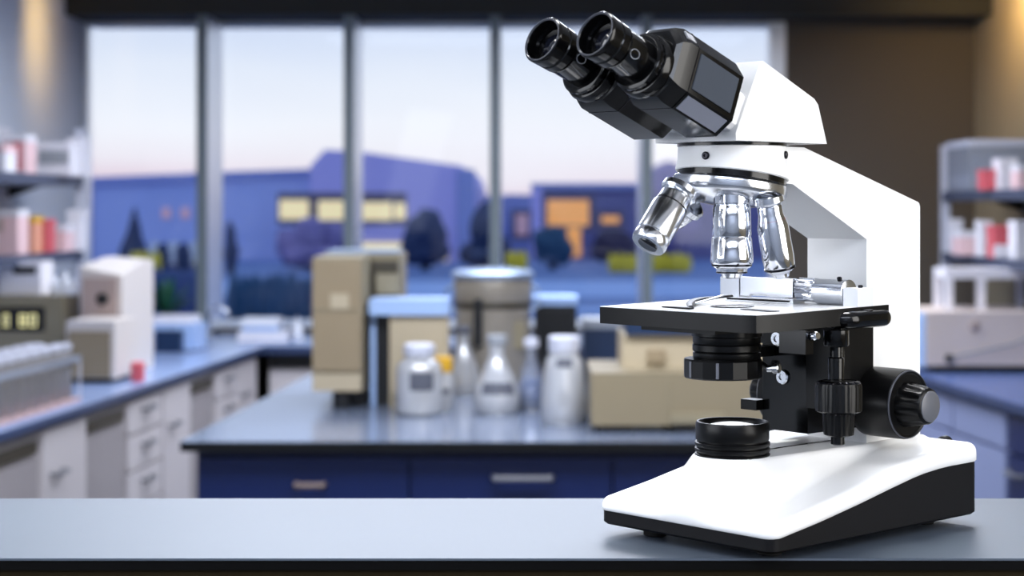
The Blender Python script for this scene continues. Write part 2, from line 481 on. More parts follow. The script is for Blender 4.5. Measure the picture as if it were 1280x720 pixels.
# 3: near side
objective((0.0525, 0.0470, 0.2520), (0.0660, 0.0465, 0.1985),
          [(0.0085, 0), (0.0094, 0.03), (0.0094, 0.13), (0.0098, 0.16), (0.0110, 0.24), (0.0118, 0.30), (0.0120, 0.72), (0.0116, 0.84), (0.0104, 0.90), (0.0085, 0.93), (0.0066, 0.95), (0.0060, 1.0)],
          rings=((0.20, 0.0105, 0.0016, 'red_mark'), (0.86, 0.0118, 0.0018, 'dark_metal')))
# 4: short one turned to the back
objective((0.0300, 0.1100, 0.2500), (0.0260, 0.1270, 0.2385),
          [(0.0100, 0), (0.0110, 0.1), (0.0110, 0.6), (0.0098, 0.7), (0.0098, 1.0)])

# head
HV0, HV1 = 0.039, 0.119
bm = nb()
uzprism(bm, [(0.0065, 0.2982), (0.1105, 0.2982), (0.1000, 0.3275), (0.0955, 0.3318), (0.0365, 0.3570), (0.0330, 0.3565), (0.0062, 0.3035)], HV0, HV1, 0.0015, 2)
obj('head', bm, M['white'], mic)

# binocular tubes
TH = math.radians(21.5)
ta = Vector((-math.cos(TH), 0, math.sin(TH)))       # towards the eyes
tn = Vector((math.sin(TH), 0, math.cos(TH)))        # up across the tube
def octo(c, hw, hh, cw, ch):
    P = [(-hw, -hh + ch), (-hw + cw, -hh), (hw - cw, -hh), (hw, -hh + ch), (hw, hh - ch), (hw - cw, hh), (-hw + cw, hh), (-hw, hh - ch)]
    return [c + Vector((0, a, 0)) + tn * b for a, b in P]
def tube_assembly(vc, near):
    C0 = Vector((-0.0735, vc, 0.3482))
    bm = nb()
    def at(s): return C0 - ta * s + tn * 0.0052
    rings = [octo(at(0.0035), 0.0215, 0.0225, 0.0105, 0.0110), octo(at(0.0065), 0.0243, 0.0262, 0.0112, 0.0118),
             octo(at(0.0130), 0.0258, 0.0283, 0.0112, 0.0118), octo(at(0.0715), 0.0258, 0.0284, 0.0112, 0.0115)]
    loft(bm, rings)
    bevel_new(bm, bm.verts[:], 0.0012, 2, 20)
    h = obj('prism_housing', bm, M['black'], mic, sharp=30)
    bm = nb(); loft(bm, [octo(at(0.0712), 0.0115, 0.0150, 0.004, 0.004), octo(at(0.106), 0.0115, 0.0150, 0.004, 0.004)])
    obj('adapter', bm, M['white'], h)
    # thin pale seam line between front cap and body, and plates painting the side reflection and lower sheen
    bm = nb()
    loft(bm, [octo(at(0.0215), 0.0261, 0.0287, 0.0113, 0.0119), octo(at(0.0222), 0.0261, 0.0287, 0.0113, 0.0119)])
    obj('seam_ring', bm, M['dark_metal'], h)
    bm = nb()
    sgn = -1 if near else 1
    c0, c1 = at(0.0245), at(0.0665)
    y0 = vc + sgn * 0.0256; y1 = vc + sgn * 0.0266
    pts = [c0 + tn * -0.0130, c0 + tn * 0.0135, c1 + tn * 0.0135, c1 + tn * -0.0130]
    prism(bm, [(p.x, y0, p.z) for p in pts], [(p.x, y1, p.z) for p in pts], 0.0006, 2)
    tag(obj('side_panel', bm, M['side_panel'], h), 'grey plate painting the side reflection')
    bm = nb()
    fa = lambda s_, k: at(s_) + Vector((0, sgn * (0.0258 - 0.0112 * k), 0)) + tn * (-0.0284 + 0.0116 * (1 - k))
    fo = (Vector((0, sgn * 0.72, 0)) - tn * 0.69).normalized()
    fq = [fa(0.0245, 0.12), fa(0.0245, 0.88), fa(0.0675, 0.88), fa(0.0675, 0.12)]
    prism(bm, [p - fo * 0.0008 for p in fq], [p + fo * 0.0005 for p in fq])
    tag(obj('lower_sheen', bm, M['sheen_grey'], h), 'pale grey painted sheen of the lower facet')
    bm = nb()
    cc = at(0.0155)
    e1 = Vector((0, 0.0112 * sgn, 0)); 
    q = cc + Vector((0, sgn * 0.0203, 0)) + tn * 0.0224
    nrm = (Vector((0, sgn * 0.72, 0)) + tn * 0.69).normalized()
    tdir = (Vector((0, sgn * -0.69, 0)) + tn * 0.72).normalized()
    lp = [q + ta * 0.0045 + tdir * 0.004, q - ta * 0.0045 + tdir * 0.004, q - ta * 0.0045 - tdir * 0.004, q + ta * 0.0045 - tdir * 0.004]
    prism(bm, [p - nrm * 0.0006 for p in lp], [p + nrm * 0.0005 for p in lp])
    tag(obj('scale_plate', bm, M['grey_mark'], h), 'small grey scale plate')
    # focusing collar with rings
    bm = nb()
    lathe(bm, [(0.0232, -0.0045), (0.0236, 0.0), (0.0225, 0.0028), (0.0208, 0.0034), (0.0208, 0.0052), (0.0214, 0.0056), (0.0214, 0.0076), (0.0200, 0.0086), (0.0185, 0.0088), (0.016, 0.0088)], axis(C0, ta), 56)
    col = obj('diopter_collar', bm, M['black'], mic)
    bm = nb()
    lathe(bm, [(0.0204, 0.0034), (0.0213, 0.0036), (0.0213, 0.0046), (0.0204, 0.0050)], axis(C0, ta), 64, flute=(32, 0.0007, 1, 2), closed=True)
    tag(obj('knurled_ring', bm, M['dark_metal'], col), 'knurled ring with pale ticks')
    # eyepiece
    bm = nb()
    L = 0.0520
    lathe(bm, [(0.0158, 0.006), (0.0158, 0.0305), (0.0162, 0.0312), (0.0152, 0.0318), (0.0152, 0.0328), (0.0166, 0.0334), (0.0168, 0.0395), (0.0160, 0.0402), (0.0160, 0.0412), (0.0168, 0.0420),
               (0.0172, 0.0490), (0.0172, 0.0512), (0.0166, L), (0.0152, L), (0.0146, L - 0.0012), (0.0130, L - 0.0110), (0.0090, L - 0.0118), (0, L - 0.0118)], axis(C0, ta), 56)
    ep = obj('eyepiece', bm, M['black'], mic)
    bm = nb(); lathe(bm, [(0.0092, L - 0.0119), (0.0090, L - 0.0108), (0.006, L - 0.0096), (0.003, L - 0.0090), (0, L - 0.0089)], axis(C0, ta), 40)
    obj('eye_lens', bm, M['glass_lens'], ep)
    bm = nb(); lathe(bm, [(0.0149, L - 0.0004), (0.0156, L + 0.0005), (0.0162, L + 0.0004), (0.0165, L - 0.0004)], axis(C0, ta), 56, closed=True)
    obj('eyecup_rim', bm, M['rim_grey'], ep)
    # printed oval mark on the barrel, facing the near side
    bm = nb()
    pts = []
    for i in range(25):
        a = 2 * math.pi * i / 24
        s = 0.0255 + 0.0042 * math.cos(a); w = 0.0032 * math.sin(a)
        phi = w / 0.0159 + math.radians(-14)
        rad = Vector((0, -1, 0)) * math.cos(phi) + tn * math.sin(phi)
        pts.append(C0 + ta * s + rad * 0.0159)
    tube(bm, pts, 0.00035, 6)
    tag(obj('oval_mark', bm, M['grey_mark'], ep), 'grey oval outline mark')
M['side_panel'] = mat('grey_side_reflection', (70, 76, 86), 0.2, var=0.05, spec=0.4)  # grey plate paints the reflection in the black housing side
M['sheen_grey'] = mat('pale_sheen_facet', (128, 132, 146), 0.3)  # pale grey paints the sheen on the housing's lower chamfer
M['rim_grey'] = mat('lighter_rim', (70, 72, 80), 0.3)  # lighter grey that paints the highlight on the eyecup rims
tube_assembly(0.0527, True)
tube_assembly(0.1053, False)

# stage
SZ = 0.1742
su0, su1, sv0, sv1 = -0.0120, 0.140, 0.0035, 0.1630
ST = Matrix.Translation((su0, 0, SZ)) @ Matrix.Rotation(math.radians(-0.9), 4, 'Y') @ Matrix.Translation((-su0, 0, -SZ))
def S(p): return ST @ Vector(p)
bm = nb()
pl = [(su0 + 0.003, sv0 + 0.0155), (su0 + 0.0045, sv0 + 0.0045), (su0 + 0.0155, sv0 + 0.0005), (su1, sv0), (su1, sv1), (su0, sv1)]
pl = [(su0, sv0 + 0.016), (su0 + 0.0045, sv0 + 0.0045), (su0 + 0.016, sv0), (su1, sv0), (su1, sv1 - 0.003), (su1 - 0.003, sv1), (su0 + 0.003, sv1), (su0, sv1 - 0.003)]
prism(bm, [S((u, v, SZ - 0.0125)) for u, v in pl], [S((u, v, SZ)) for u, v in pl], 0.0007, 2)
stage = obj('stage', bm, M['black_satin'], mic)
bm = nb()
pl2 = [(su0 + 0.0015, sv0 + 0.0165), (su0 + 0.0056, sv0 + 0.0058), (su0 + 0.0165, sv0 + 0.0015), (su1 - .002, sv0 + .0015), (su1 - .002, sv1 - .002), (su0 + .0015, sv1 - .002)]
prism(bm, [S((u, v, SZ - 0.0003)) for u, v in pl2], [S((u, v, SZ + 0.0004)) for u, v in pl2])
tag(obj('stage_reflection', bm, M['stage_sheen'], stage), 'white plate painting the reflection on the stage')
bm = nb()
lathe(bm, [(0.016, 0.0003), (0.0165, 0.0009), (0.0135, 0.0009), (0.013, 0.0003)], Matrix.Translation((LU, VC, SZ + 0.001)), 40, closed=True)
obj('aperture_ring', bm, M['black'], stage)
# under-plate at the front of the stage
bm = nb(); box(bm, su0 + 0.004, 0.09, 0.046, 0.120, SZ - 0.0155, SZ - 0.0118, 0.0006)
obj('under_plate', bm, M['black_satin'], stage)
# curved slide clip and dark slots on the stage
bm = nb()
pts = [S((0.012 + 0.080 * t, 0.088 + 0.016 * math.sin(math.pi * t) + 0.030 * t, SZ + 0.0018 + 0.0030 * t ** 1.3)) for t in [i / 14 for i in range(15)]]
tube(bm, pts, [0.0018 + 0.0022 * math.sin(math.pi * min(1, t / 12)) for t in range(15)], 10, 0.55)
obj('slide_clip', bm, M['black_satin'], stage)
bm = nb()
pts = [S((0.030 + 0.05 * t, 0.105 + 0.012 * t, SZ + 0.0018 + 0.004 * t)) for t in [i / 10 for i in range(11)]]
tube(bm, pts, 0.0012, 8, 0.6)
obj('slide_clip', bm, M['chrome'], stage)
bm = nb()
prism(bm, [S(p) for p in [(0.020, 0.018, SZ + .0002), (0.030, 0.018, SZ + .0002), (0.034, 0.052, SZ + .0002), (0.026, 0.052, SZ + .0002)]],
      [S(p) for p in [(0.020, 0.018, SZ + .0009), (0.030, 0.018, SZ + .0009), (0.034, 0.052, SZ + .0009), (0.026, 0.052, SZ + .0009)]])
obj('scale_slot', bm, M['black_matte'], stage)
bm = nb()
prism(bm, [S(p) for p in [(0.004, 0.082, SZ + .0002), (0.011, 0.084, SZ + .0002), (0.012, 0.112, SZ + .0002), (0.008, 0.114, SZ + .0002)]],
      [S(p) for p in [(0.004, 0.082, SZ + .0018), (0.011, 0.084, SZ + .0018), (0.012, 0.112, SZ + .0014), (0.008, 0.114, SZ + .0014)]], 0.0003)
obj('spring_finger', bm, M['black_satin'], stage)

# mechanical stage: bar across, knurled drum, end block
BUu = 0.106
BZ0 = 0.1785
bm = nb(); box(bm, BUu - .002, BUu + 0.009, 0.067, 0.1200, BZ0 + 0.0022, BZ0 + 0.0165, 0.0012)
box(bm, BUu - 0.003, BUu + 0.012, 0.1205, 0.140, BZ0 - 0.001, BZ0 + 0.0165, 0.0015)
box(bm, BUu - 0.010, BUu + 0.004, 0.060, 0.128, BZ0 - 0.0020, BZ0 + 0.0012, 0.0006)
bar = obj('slide_holder', bm, M['satin'], mic)
bm = nb(); box(bm, BUu - 0.0112, BUu - 0.0095, 0.064, 0.126, BZ0 - 0.0010, BZ0 + 0.0004)
obj('scale_slot', bm, M['black_matte'], bar)
bm = nb()
lathe(bm, [(0.0075, 0), (0.0092, 0.0008), (0.0092, 0.0165), (0.0075, 0.0175)], axis((BUu + 0.005, 0.0655, BZ0 + 0.0085), (0, -1, 0)), 64, flute=(16, 0.0016, 1, 2))
obj('knurled_drum', bm, M['chrome'], bar)
bm = nb(); lathe(bm, [(0.0085, 0), (0.0098, 0.0008), (0.0098, 0.0285), (0.0085, 0.0292)], axis((BUu + 0.0055, 0.0475, BZ0 + 0.0075), (0, -1, 0)), 40)
obj('end_block', bm, M['satin'], bar)
bm = nb(); box(bm, BUu - 0.003, BUu + 0.016, 0.0045, 0.0178, BZ0 - 0.0030, BZ0 + 0.0115, 0.003)
obj('end_cap', bm, M['lab_white'], bar)
for q in ((BUu + 0.003, 0.026, BZ0 + 0.0170), (BUu + 0.007, 0.0095, BZ0 + 0.0112)):
    bm = nb(); lathe(bm, [(0.0018, 0), (0.0020, 0.0016), (0.0012, 0.0024), (0, 0.0024)], Matrix.Translation(q), 16)
    obj('screw', bm, M['dark_metal'], bar)
# tongue carrying the coaxial knobs
bm = nb()
def stadium(r, z, n=14):
    a = [(0.126 + r * math.cos(math.radians(-90 + 180 * i / n)), 0.009 + r * math.sin(math.radians(-90 + 180 * i / n)), z) for i in range(n + 1)]
    b = [(0.094 + r * math.cos(math.radians(90 + 180 * i / n)), 0.009 + r * math.sin(math.radians(90 + 180 * i / n)), z) for i in range(n + 1)]
    return a + b
loft(bm, [stadium(0.0145 - 0.0055 * (1 - math.cos(math.asin(k / 6.0))), SZ - 0.0070 + 0.0064 * k / 6.0) for k in range(-6, 7)])
tongue = obj('stage_tongue', bm, M['black'], mic)
bm = nb(); lathe(bm, [(0.007, 0), (0.0075, .0004), (0.0075, 0.0012), (0.006, 0.0016), (0, 0.0016)], Matrix.Translation((0.112, 0.006, SZ - 0.0014)), 28)
obj('pivot_cap', bm, M['dark_metal'], tongue)

# bracket carrying the stage
ub = 0.108
bm = nb(); box(bm, ub, UF + 0.004, 0.0555, 0.1005, 0.0768, SZ - 0.0122, 0.0012)
br = obj('stage_bracket', bm, M['black'], mic)
bm = nb(); box(bm, ub - 0.004, UF + 0.002, 0.060, 0.106, SZ - 0.030, SZ - 0.0122, 0.001)
box(bm, UF - 0.030, UF + 0.002, 0.0445, 0.0558, 0.090, SZ - 0.014, 0.0015)
obj('slide_rail', bm, M['black_satin'], br)
for zz, vv in ((0.1485, 0.0815), (0.1188, 0.0795)):
    bm = nb(); lathe(bm, [(0.0058, 0), (0.0058, 0.0016), (0.0050, 0.0024), (0.0026, 0.0024), (0.0024, 0.0012), (0, 0.0012)], axis((ub - 0.0001 - (0.004 if zz > SZ - .030 else 0), vv, zz), (-1, 0, 0)), 28)
    tag(obj('screw', bm, M['satin'], br), 'bright silver screw')
bm = nb(); box(bm, ub - 0.008, ub + 0.004, 0.1000, 0.1160, 0.0915, 0.0995, 0.0012)
obj('stop_lever', bm, M['black_satin'], br)
bm = nb(); tube(bm, [(ub - 0.006, 0.089, 0.125), (ub - 0.009, 0.093, 0.1285), (ub - 0.012, 0.099, 0.128)], 0.0022, 10)
obj('centering_lever', bm, M['black'], br)

# condenser under the stage
bm = nb()
lathe(bm, [(0.0245, 0.1600), (0.0268, 0.1590), (0.0268, 0.1540), (0.0255, 0.1530), (0.0255, 0.1490), (0.0250, 0.1480), (0.0258, 0.1472), (0.0258, 0.1430), (0.0246, 0.1420), (0.0254, 0.1412), (0.0254, 0.1370), (0.0235, 0.1345), (0.02, 0.1345)], Matrix.Translation((LU - .003, VC + .003, 0)), 56)
cond = obj('condenser', bm, M['black_satin'], mic)
bm = nb()
lathe(bm, [(0.022, 0.1375), (0.0288, 0.1368), (0.0296, 0.1355), (0.0296, 0.1232), (0.0286, 0.1222), (0.022, 0.1216), (0.015, 0.1216)], Matrix.Translation((LU - .005, VC + .005, 0)) @ Matrix.Rotation(0.2, 4, 'Z'), 16)
fr = obj('filter_holder', bm, M['black_satin'], cond, sharp=15)
for a in (168, 214):
    ar = math.radians(a); p = Vector((LU - .005 + 0.0288 * math.cos(ar), VC + .005 + 0.0288 * math.sin(ar), 0.1295))
    bm = nb(); box(bm, -0.0012, 0.0012, -0.0011, 0.0011, -0.0058, 0.0058, 0.0004, mtx=Matrix.Translation(p) @ Matrix.Rotation(ar, 4, 'Z'))
    tag(obj('index_tick', bm, M['handle'], fr), 'pale index tick')
bm = nb(); box(bm, 0.066, ub + 0.002, 0.088, 0.0995, 0.1345, 0.1425, 0.001)
obj('condenser_arm', bm, M['black_satin'], cond)
bm = nb(); lathe(bm, [(0.0026, 0), (0.0028, 0.004), (0.004, 0.0048), (0.004, 0.009), (0.003, 0.0098)], axis((0.058, 0.0530, 0.1300), (0.3, -1, 0.1)), 20)
obj('clamp_screw', bm, M['satin'], cond)

# coaxial stage knobs hanging at the near side
KU, KV = 0.0735, -0.0010
bm = nb()
lathe(bm, [(0.0058, 0.1240), (0.0060, 0.1400), (0.0044, 0.1410), (0.0044, 0.1480), (0.0088, 0.1490), (0.0094, 0.1500), (0.0094, 0.1605)], Matrix.Translation((KU + 0.002, KV + 0.004, 0)), 32)
lathe(bm, [(0.0036, 0.1230), (0.0036, 0.1605)], Matrix.Translation((KU + 0.016, KV + 0.012, 0)), 20)
shaft = obj('knob_shaft', bm, M['black'], mic)
bm = nb(); box(bm, KU + 0.012, KU + 0.032, KV + 0.014, KV + 0.040, 0.100, 0.1612, 0.0015)
obj('rack_block', bm, M['black_satin'], shaft)
bm = nb(); lathe(bm, [(0.0030, 0), (0.0034, 0.0005), (0.0034, 0.004), (0.0026, 0.0052), (0, 0.0052)], axis((KU - 0.024, KV + 0.0050, SZ - 0.0170), (0, -1, 0.15)), 20)
tag(obj('lock_screw', bm, M['chrome'], shaft), 'bright chrome lock screw')
bm = nb(); box(bm, KU - 0.031, KU - 0.022, KV + 0.0055, KV + 0.030, SZ - 0.030, SZ - 0.0125, 0.0012)
obj('lock_block', bm, M['black'], shaft)
bm = nb()
lathe(bm, [(0.0150, 0.1012), (0.0168, 0.1022), (0.0170, 0.1045), (0.0170, 0.1200), (0.0162, 0.1222), (0.0120, 0.1236), (0.005, 0.1240)], Matrix.Translation((KU, KV, 0)), 96, flute=(24, 0.0007, 2, 3))
k1 = obj('stage_knob', bm, M['black_satin'], mic)
bm = nb(); lathe(bm, [(0.0140, 0.1222), (0.0158, 0.1224), (0.0158, 0.1232), (0.0130, 0.1240)], Matrix.Translation((KU, KV, 0)), 96, flute=(24, 0.0022, 1, 2), closed=True)
tag(obj('knurled_ring', bm, M['dark_metal'], k1), 'knurled ring')
bm = nb()
lathe(bm, [(0.0085, 0.0838), (0.0108, 0.0848), (0.0112, 0.0870), (0.0118, 0.0990), (0.0118, 0.1012), (0.0095, 0.1016)], Matrix.Translation((KU, KV, 0)), 96, flute=(20, 0.0006, 2, 3))
k2 = obj('stage_knob', bm, M['black_satin'], mic)
bm = nb(); lathe(bm, [(0.0108, 0.0994), (0.0122, 0.0997), (0.0122, 0.1005), (0.0108, 0.1010)], Matrix.Translation((KU, KV, 0)), 80, flute=(20, 0.0016, 1, 2), closed=True)
tag(obj('knurled_ring', bm, M['dark_metal'], k2), 'knurled ring')
bm = nb(); lathe(bm, [(0.0040, 0.0772), (0.0052, 0.0780), (0.0052, 0.0836), (0.0046, 0.0842)], Matrix.Translation((KU - 0.001, KV, 0)), 12)
obj('end_nut', bm, M['black'], k2)

# focus knobs, near side and far side
for sgn, v0 in ((-1, A0), (1, A1)):
    ax = axis((0.1790, v0 - sgn * 0.002, 0.0975), (0, sgn, 0))
    bm = nb()
    lathe(bm, [(0.0255, 0), (0.0268, 0.0015), (0.0272, 0.006), (0.0272, 0.0345), (0.0268, 0.0372), (0.0255, 0.0385), (0.0246, 0.0383), (0.0238, 0.0374), (0.0150, 0.0368)], ax, 96, flute=(48, 0.0002, 2, 3))
    ck = obj('focus_knob', bm, M['black_satin'], mic)
    bm = nb(); lathe(bm, [(0.0252, 0.0380), (0.0258, 0.0388), (0.0265, 0.0382), (0.0264, 0.0372)], ax, 96, closed=True)
    obj('knob_rim', bm, M['rim_grey'], ck)
    bm = nb()
    lathe(bm, [(0.0176, 0.0355), (0.0178, 0.0390), (0.0166, 0.0430), (0.0152, 0.0520), (0.0140, 0.0560), (0.0128, 0.0574), (0.010, 0.0580)], ax, 96, flute=(12, 0.0018, 1, 3))
    fk = obj('fine_knob', bm, M['black_satin'], ck)
    bm = nb(); lathe(bm, [(0.0118, 0.0572), (0.0120, 0.0584), (0.0108, 0.0592), (0, 0.0592)], ax, 48)
    tag(obj('fine_knob_cap', bm, M['cap_grey'], ck), 'grey end cap')

# ================================================================== FRONT BENCH
bench = thing('lab_bench', 'pale blue-grey front bench with dark edge carrying the white microscope', 'bench', (0, 1.39, 0))
yf = (CZ - BZ) * F / (698 - HZ); yb = (CZ - BZ) * F / (623 - HZ)
bm = nb(); box(bm, -1.4, 1.4, yf - 1.39, yb - 1.39, BZ - 0.0016, BZ)
obj('worktop', bm, M['bench'], bench)
bm = nb(); box(bm, -1.4, 1.4, yf - 1.39 + 0.0005, yb - 1.39 - 0.0005, BZ - 0.0085, BZ - 0.0017)
obj('worktop_edge', bm, M['bench_edge'], bench)
bm = nb(); box(bm, -1.38, 1.38, yf - 1.39 + 0.004, yf - 1.39 + 0.02, 0.02, BZ - 0.0087)
obj('front_panel', bm, M['bench_front'], bench)
bm = nb(); box(bm, -1.38, 1.38, yb - 1.39 - 0.03, yb - 1.39 - 0.014, 0.02, BZ - 0.0087)
obj('back_panel', bm, M['bench_front'], bench)
for s in (-1, 1):
    bm = nb(); box(bm, s * 1.38 - 0.01, s * 1.38 + 0.01, yf - 1.39 + 0.02, yb - 1.39 - 0.03, 0, BZ - 0.0087)
    obj('side_panel', bm, M['bench_front'], bench)
# ================================================================== ROOM SHELL
ZC = 2.56
def slab(name, x0, x1, y0, y1, z0, z1, m):
    return struct(name, box(nb(), x0, x1, y0, y1, z0, z1), M[m], smooth=False)
slab('floor', -3.2, 3.2, -1.5, YW + 0.3, -0.12, 0.0, 'floor')
slab('ceiling', -3.2, 3.2, -1.5, YW + 0.3, ZC, ZC + 0.12, 'ceiling')
slab('wall_left', XL - 0.15, XL, -1.5, YW + 0.02, 0.0, ZC, 'wall_left')
slab('wall_front', XL - 0.15, XR + 0.15, -1.65, -1.5, 0.0, ZC, 'wall_left')
slab('wall_right', XR, XR + 0.15, -1.5, YW + 0.3, 0.0, ZC, 'wall_right')
ZW1 = CZ + (HZ - 29) / F * YW      # window head
ZW0 = TZ + 0.03
WX = [W(x, 0, YW).x for x in (107, 270, 446, 621, 803, 980)]
slab('wall_back_header', XL, XR, YW - 0.42, YW + 0.3, ZW1, ZC, 'header')
slab('wall_back_right', WX[5] + 0.0, XR, YW - 0.05, YW + 0.3, 0.0, ZW1, 'wall_backlit')
slab('wall_back_lower', XL, WX[5], YW - 0.02, YW + 0.3, 0.0, ZW0, 'wall_backlit')
# windows with deep mullions
for i in range(5):
    x0, x1 = WX[i], WX[i + 1]
    w = thing('window_%d' % (i + 1), None, None, (0, 0, 0), kind='structure')
    ww = 0.026
    bm = nb()
    if i > 0: box(bm, x0 - ww, x0 + ww, YW - 0.40, YW + 0.06, ZW0, ZW1)
    if i == 4: box(bm, x1 - 0.085, x1, YW - 0.06, YW + 0.06, ZW0, ZW1)
    box(bm, x0 + (ww if i else 0), x1 - (0.085 if i == 4 else ww), YW - 0.03, YW + 0.06, ZW0, ZW0 + 0.04)
    box(bm, x0 + (ww if i else 0), x1 - (0.085 if i == 4 else ww), YW - 0.03, YW + 0.06, ZW1 - 0.02, ZW1)
    if i == 0: box(bm, x0, x0 + 0.02, YW - 0.03, YW + 0.06, ZW0 + .04, ZW1 - .02)
    obj('window_frame', bm, M['mull_skylit'], w, smooth=False)
    if i > 0:
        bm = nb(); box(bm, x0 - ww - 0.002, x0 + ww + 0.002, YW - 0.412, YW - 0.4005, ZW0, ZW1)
        tag(obj('mullion_shaded_face', bm, M['mull_shaded'], w, smooth=False), 'mullion face with dark grey painted shade')
    bm = nb(); box(bm, x0 + ww, x1 - ww, YW + 0.010, YW + 0.016, ZW0 + 0.01, ZW1 - 0.01)
    obj('pane', bm, M['pane'], w, smooth=False)

# ================================================================== COUNTERS
def pull(parent, x0, x1, y, z, m='handle', r=0.008):
    bm = nb(); tube(bm, [(x0, y, z), (x0 + .001, y - 0.028, z), (x1 - .001, y - 0.028, z), (x1, y, z)], r, 8)
    return obj('handle', bm, M[m], parent)

# left counter: cabinets + top, its front edge runs from the near left towards the window
LB, LA = Vector((-1.34, 8.70, 0)), Vector((-1.703, 4.50, 0))
def lx(y): return LB.x + (y - LB.y) * (LA.x - LB.x) / (LA.y - LB.y)
lrot = -math.atan2(LB.x - LA.x, LB.y - LA.y)
ctr = thing('wall_counter', 'long pale blue countertop running along the left wall', 'countertop', (-2.0, 6.6, 0))
bm = nb(); xyprism(bm, [(LA.x + 2, 4.5 - 6.6), (LB.x + 2, 8.70 - 6.6), (XL + 2.004, 8.70 - 6.6), (XL + 2.004, 4.5 - 6.6)], TZ - 0.006, TZ)
obj('worktop', bm, M['ctr_top'], ctr, smooth=False)
bm = nb(); xyprism(bm, [(LA.x + 2 - .001, 4.5 - 6.6 + .001), (LB.x + 2 - .001, 8.699 - 6.6), (XL + 2.006, 8.699 - 6.6), (XL + 2.006, 4.501 - 6.6)], TZ - 0.034, TZ - 0.0062)
obj('worktop_edge', bm, M['ctr_edge'], ctr, smooth=False)
# cabinet units in a frame whose local x runs along the front (towards the window) and local -y faces the aisle
dirv = (LB - LA).normalized(); nrm = Vector((-dirv.y, dirv.x, 0))
cab_rz = math.atan2(dirv.y, dirv.x)
def left_cab(name, s0, s1, label, cols):
    base = LA + dirv * s0 + nrm * 0.03
    t = thing(name, label, 'cabinet', base, cab_rz, 'grey base cabinets under the left counter')
    L = s1 - s0 - 0.004; top = TZ - 0.036; dp = 0.52
    bm = nb(); box(bm, 0, L, 0.02, dp, 0.08, top); box(bm, 0.02, L - 0.02, 0.07, dp, 0.0, 0.0795)
    obj('carcass', bm, M['cab_grey'], t, smooth=False)
    w = L / len(cols)
    for i, kind in enumerate(cols):
        x0, x1 = i * w + 0.008, (i + 1) * w - 0.008
        if kind == 'd':
            bm = nb(); box(bm, x0, x1, 0, 0.0195, 0.10, top - 0.02, 0.003)
            d = obj('door', bm, M['cab_grey2'], t)
            pull(d, x0 + 0.06, x0 + 0.16, 0.0, top - 0.17)
        elif kind == 'o':
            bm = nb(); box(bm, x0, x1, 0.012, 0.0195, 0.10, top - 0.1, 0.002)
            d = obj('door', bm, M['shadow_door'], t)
            bm = nb(); box(bm, x0 + .02, x1 - .02, 0.006, 0.0195, top - 0.085, top - 0.045, 0.002)
            obj('vent_slot', bm, M['dark_olive'], t)
        else:
            zs = [top - 0.02, top - 0.15, top - 0.29, top - 0.43, 0.10]
            for a, b in zip(zs, zs[1:]):
                bm = nb(); box(bm, x0, x1, 0, 0.0195, b + 0.006, a - 0.006, 0.003)
                d = obj('drawer', bm, M['cab_grey2'], t)
                pull(d, (x0 + x1) / 2 - 0.05, (x0 + x1) / 2 + 0.05, 0.0, (a + b) / 2 + 0.02)
    return t
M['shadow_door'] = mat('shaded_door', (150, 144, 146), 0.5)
sl = [(0.0, 0.86, 'grey base cabinet with plain doors nearest the camera under left counter', 'dd'),
      (0.86, 1.72, 'grey base cabinet with a single round-handled door beside a narrow panel', 'od'),
      (1.72, 2.62, 'grey base cabinet with dark slot beside its stack of drawers', 'or'),
      (2.62, 3.42, 'grey base cabinet just left of the island with one shaded door', 'do'),
      (3.42, 4.18, 'grey base cabinet at the window end of the left counter', 'rd')]
for a, b, lab, cols in sl: left_cab('base_cabinet', a, b, lab, cols)

# window counter
wc = thing('window_counter', 'pale blue counter under the windows with a dark blue edge', 'countertop', (0, 9.1, 0))
bm = nb(); box(bm, XL + 0.002, XR - 0.002, 8.72 - 9.1, YW - 9.1 - 0.025, TZ - 0.006, TZ)
obj('worktop', bm, M['ctr_top'], wc, smooth=False)
bm = nb(); box(bm, XL + 0.003, XR - 0.003, 8.721 - 9.1, YW - 9.1 - 0.026, TZ - 0.045, TZ - 0.0062)
obj('worktop_edge', bm, M['ctr_edge'], wc, smooth=False)
for k, (a, b, lab) in enumerate([(335, 600, 'grey window base cabinet between the left counter and the blue island'), (604, 880, 'grey window base cabinet behind the blue island')]):
    x0, x1 = W(a, 0, 8.78).x, W(b, 0, 8.78).x
    t = thing('window_cabinet', lab, 'cabinet', ((x0 + x1) / 2, 8.80, 0)); h = (x1 - x0) / 2
    bm = nb(); box(bm, -h, h, 0.02, 0.6, 0.0, TZ - 0.047); obj('carcass', bm, M['cab_grey'], t, smooth=False)
    for i in (0, 1):
        bm = nb(); box(bm, -h + i * h + .006, -h + (i + 1) * h - .006, 0, 0.0195, 0.08, TZ - 0.13, 0.003)
        obj('door', bm, M['cab_grey2'], t)
    bm = nb(); box(bm, -h + .006, h - .006, 0.002, 0.0195, TZ - 0.12, TZ - 0.05, 0.003)
    obj('top_rail', bm, M['dark'], t)

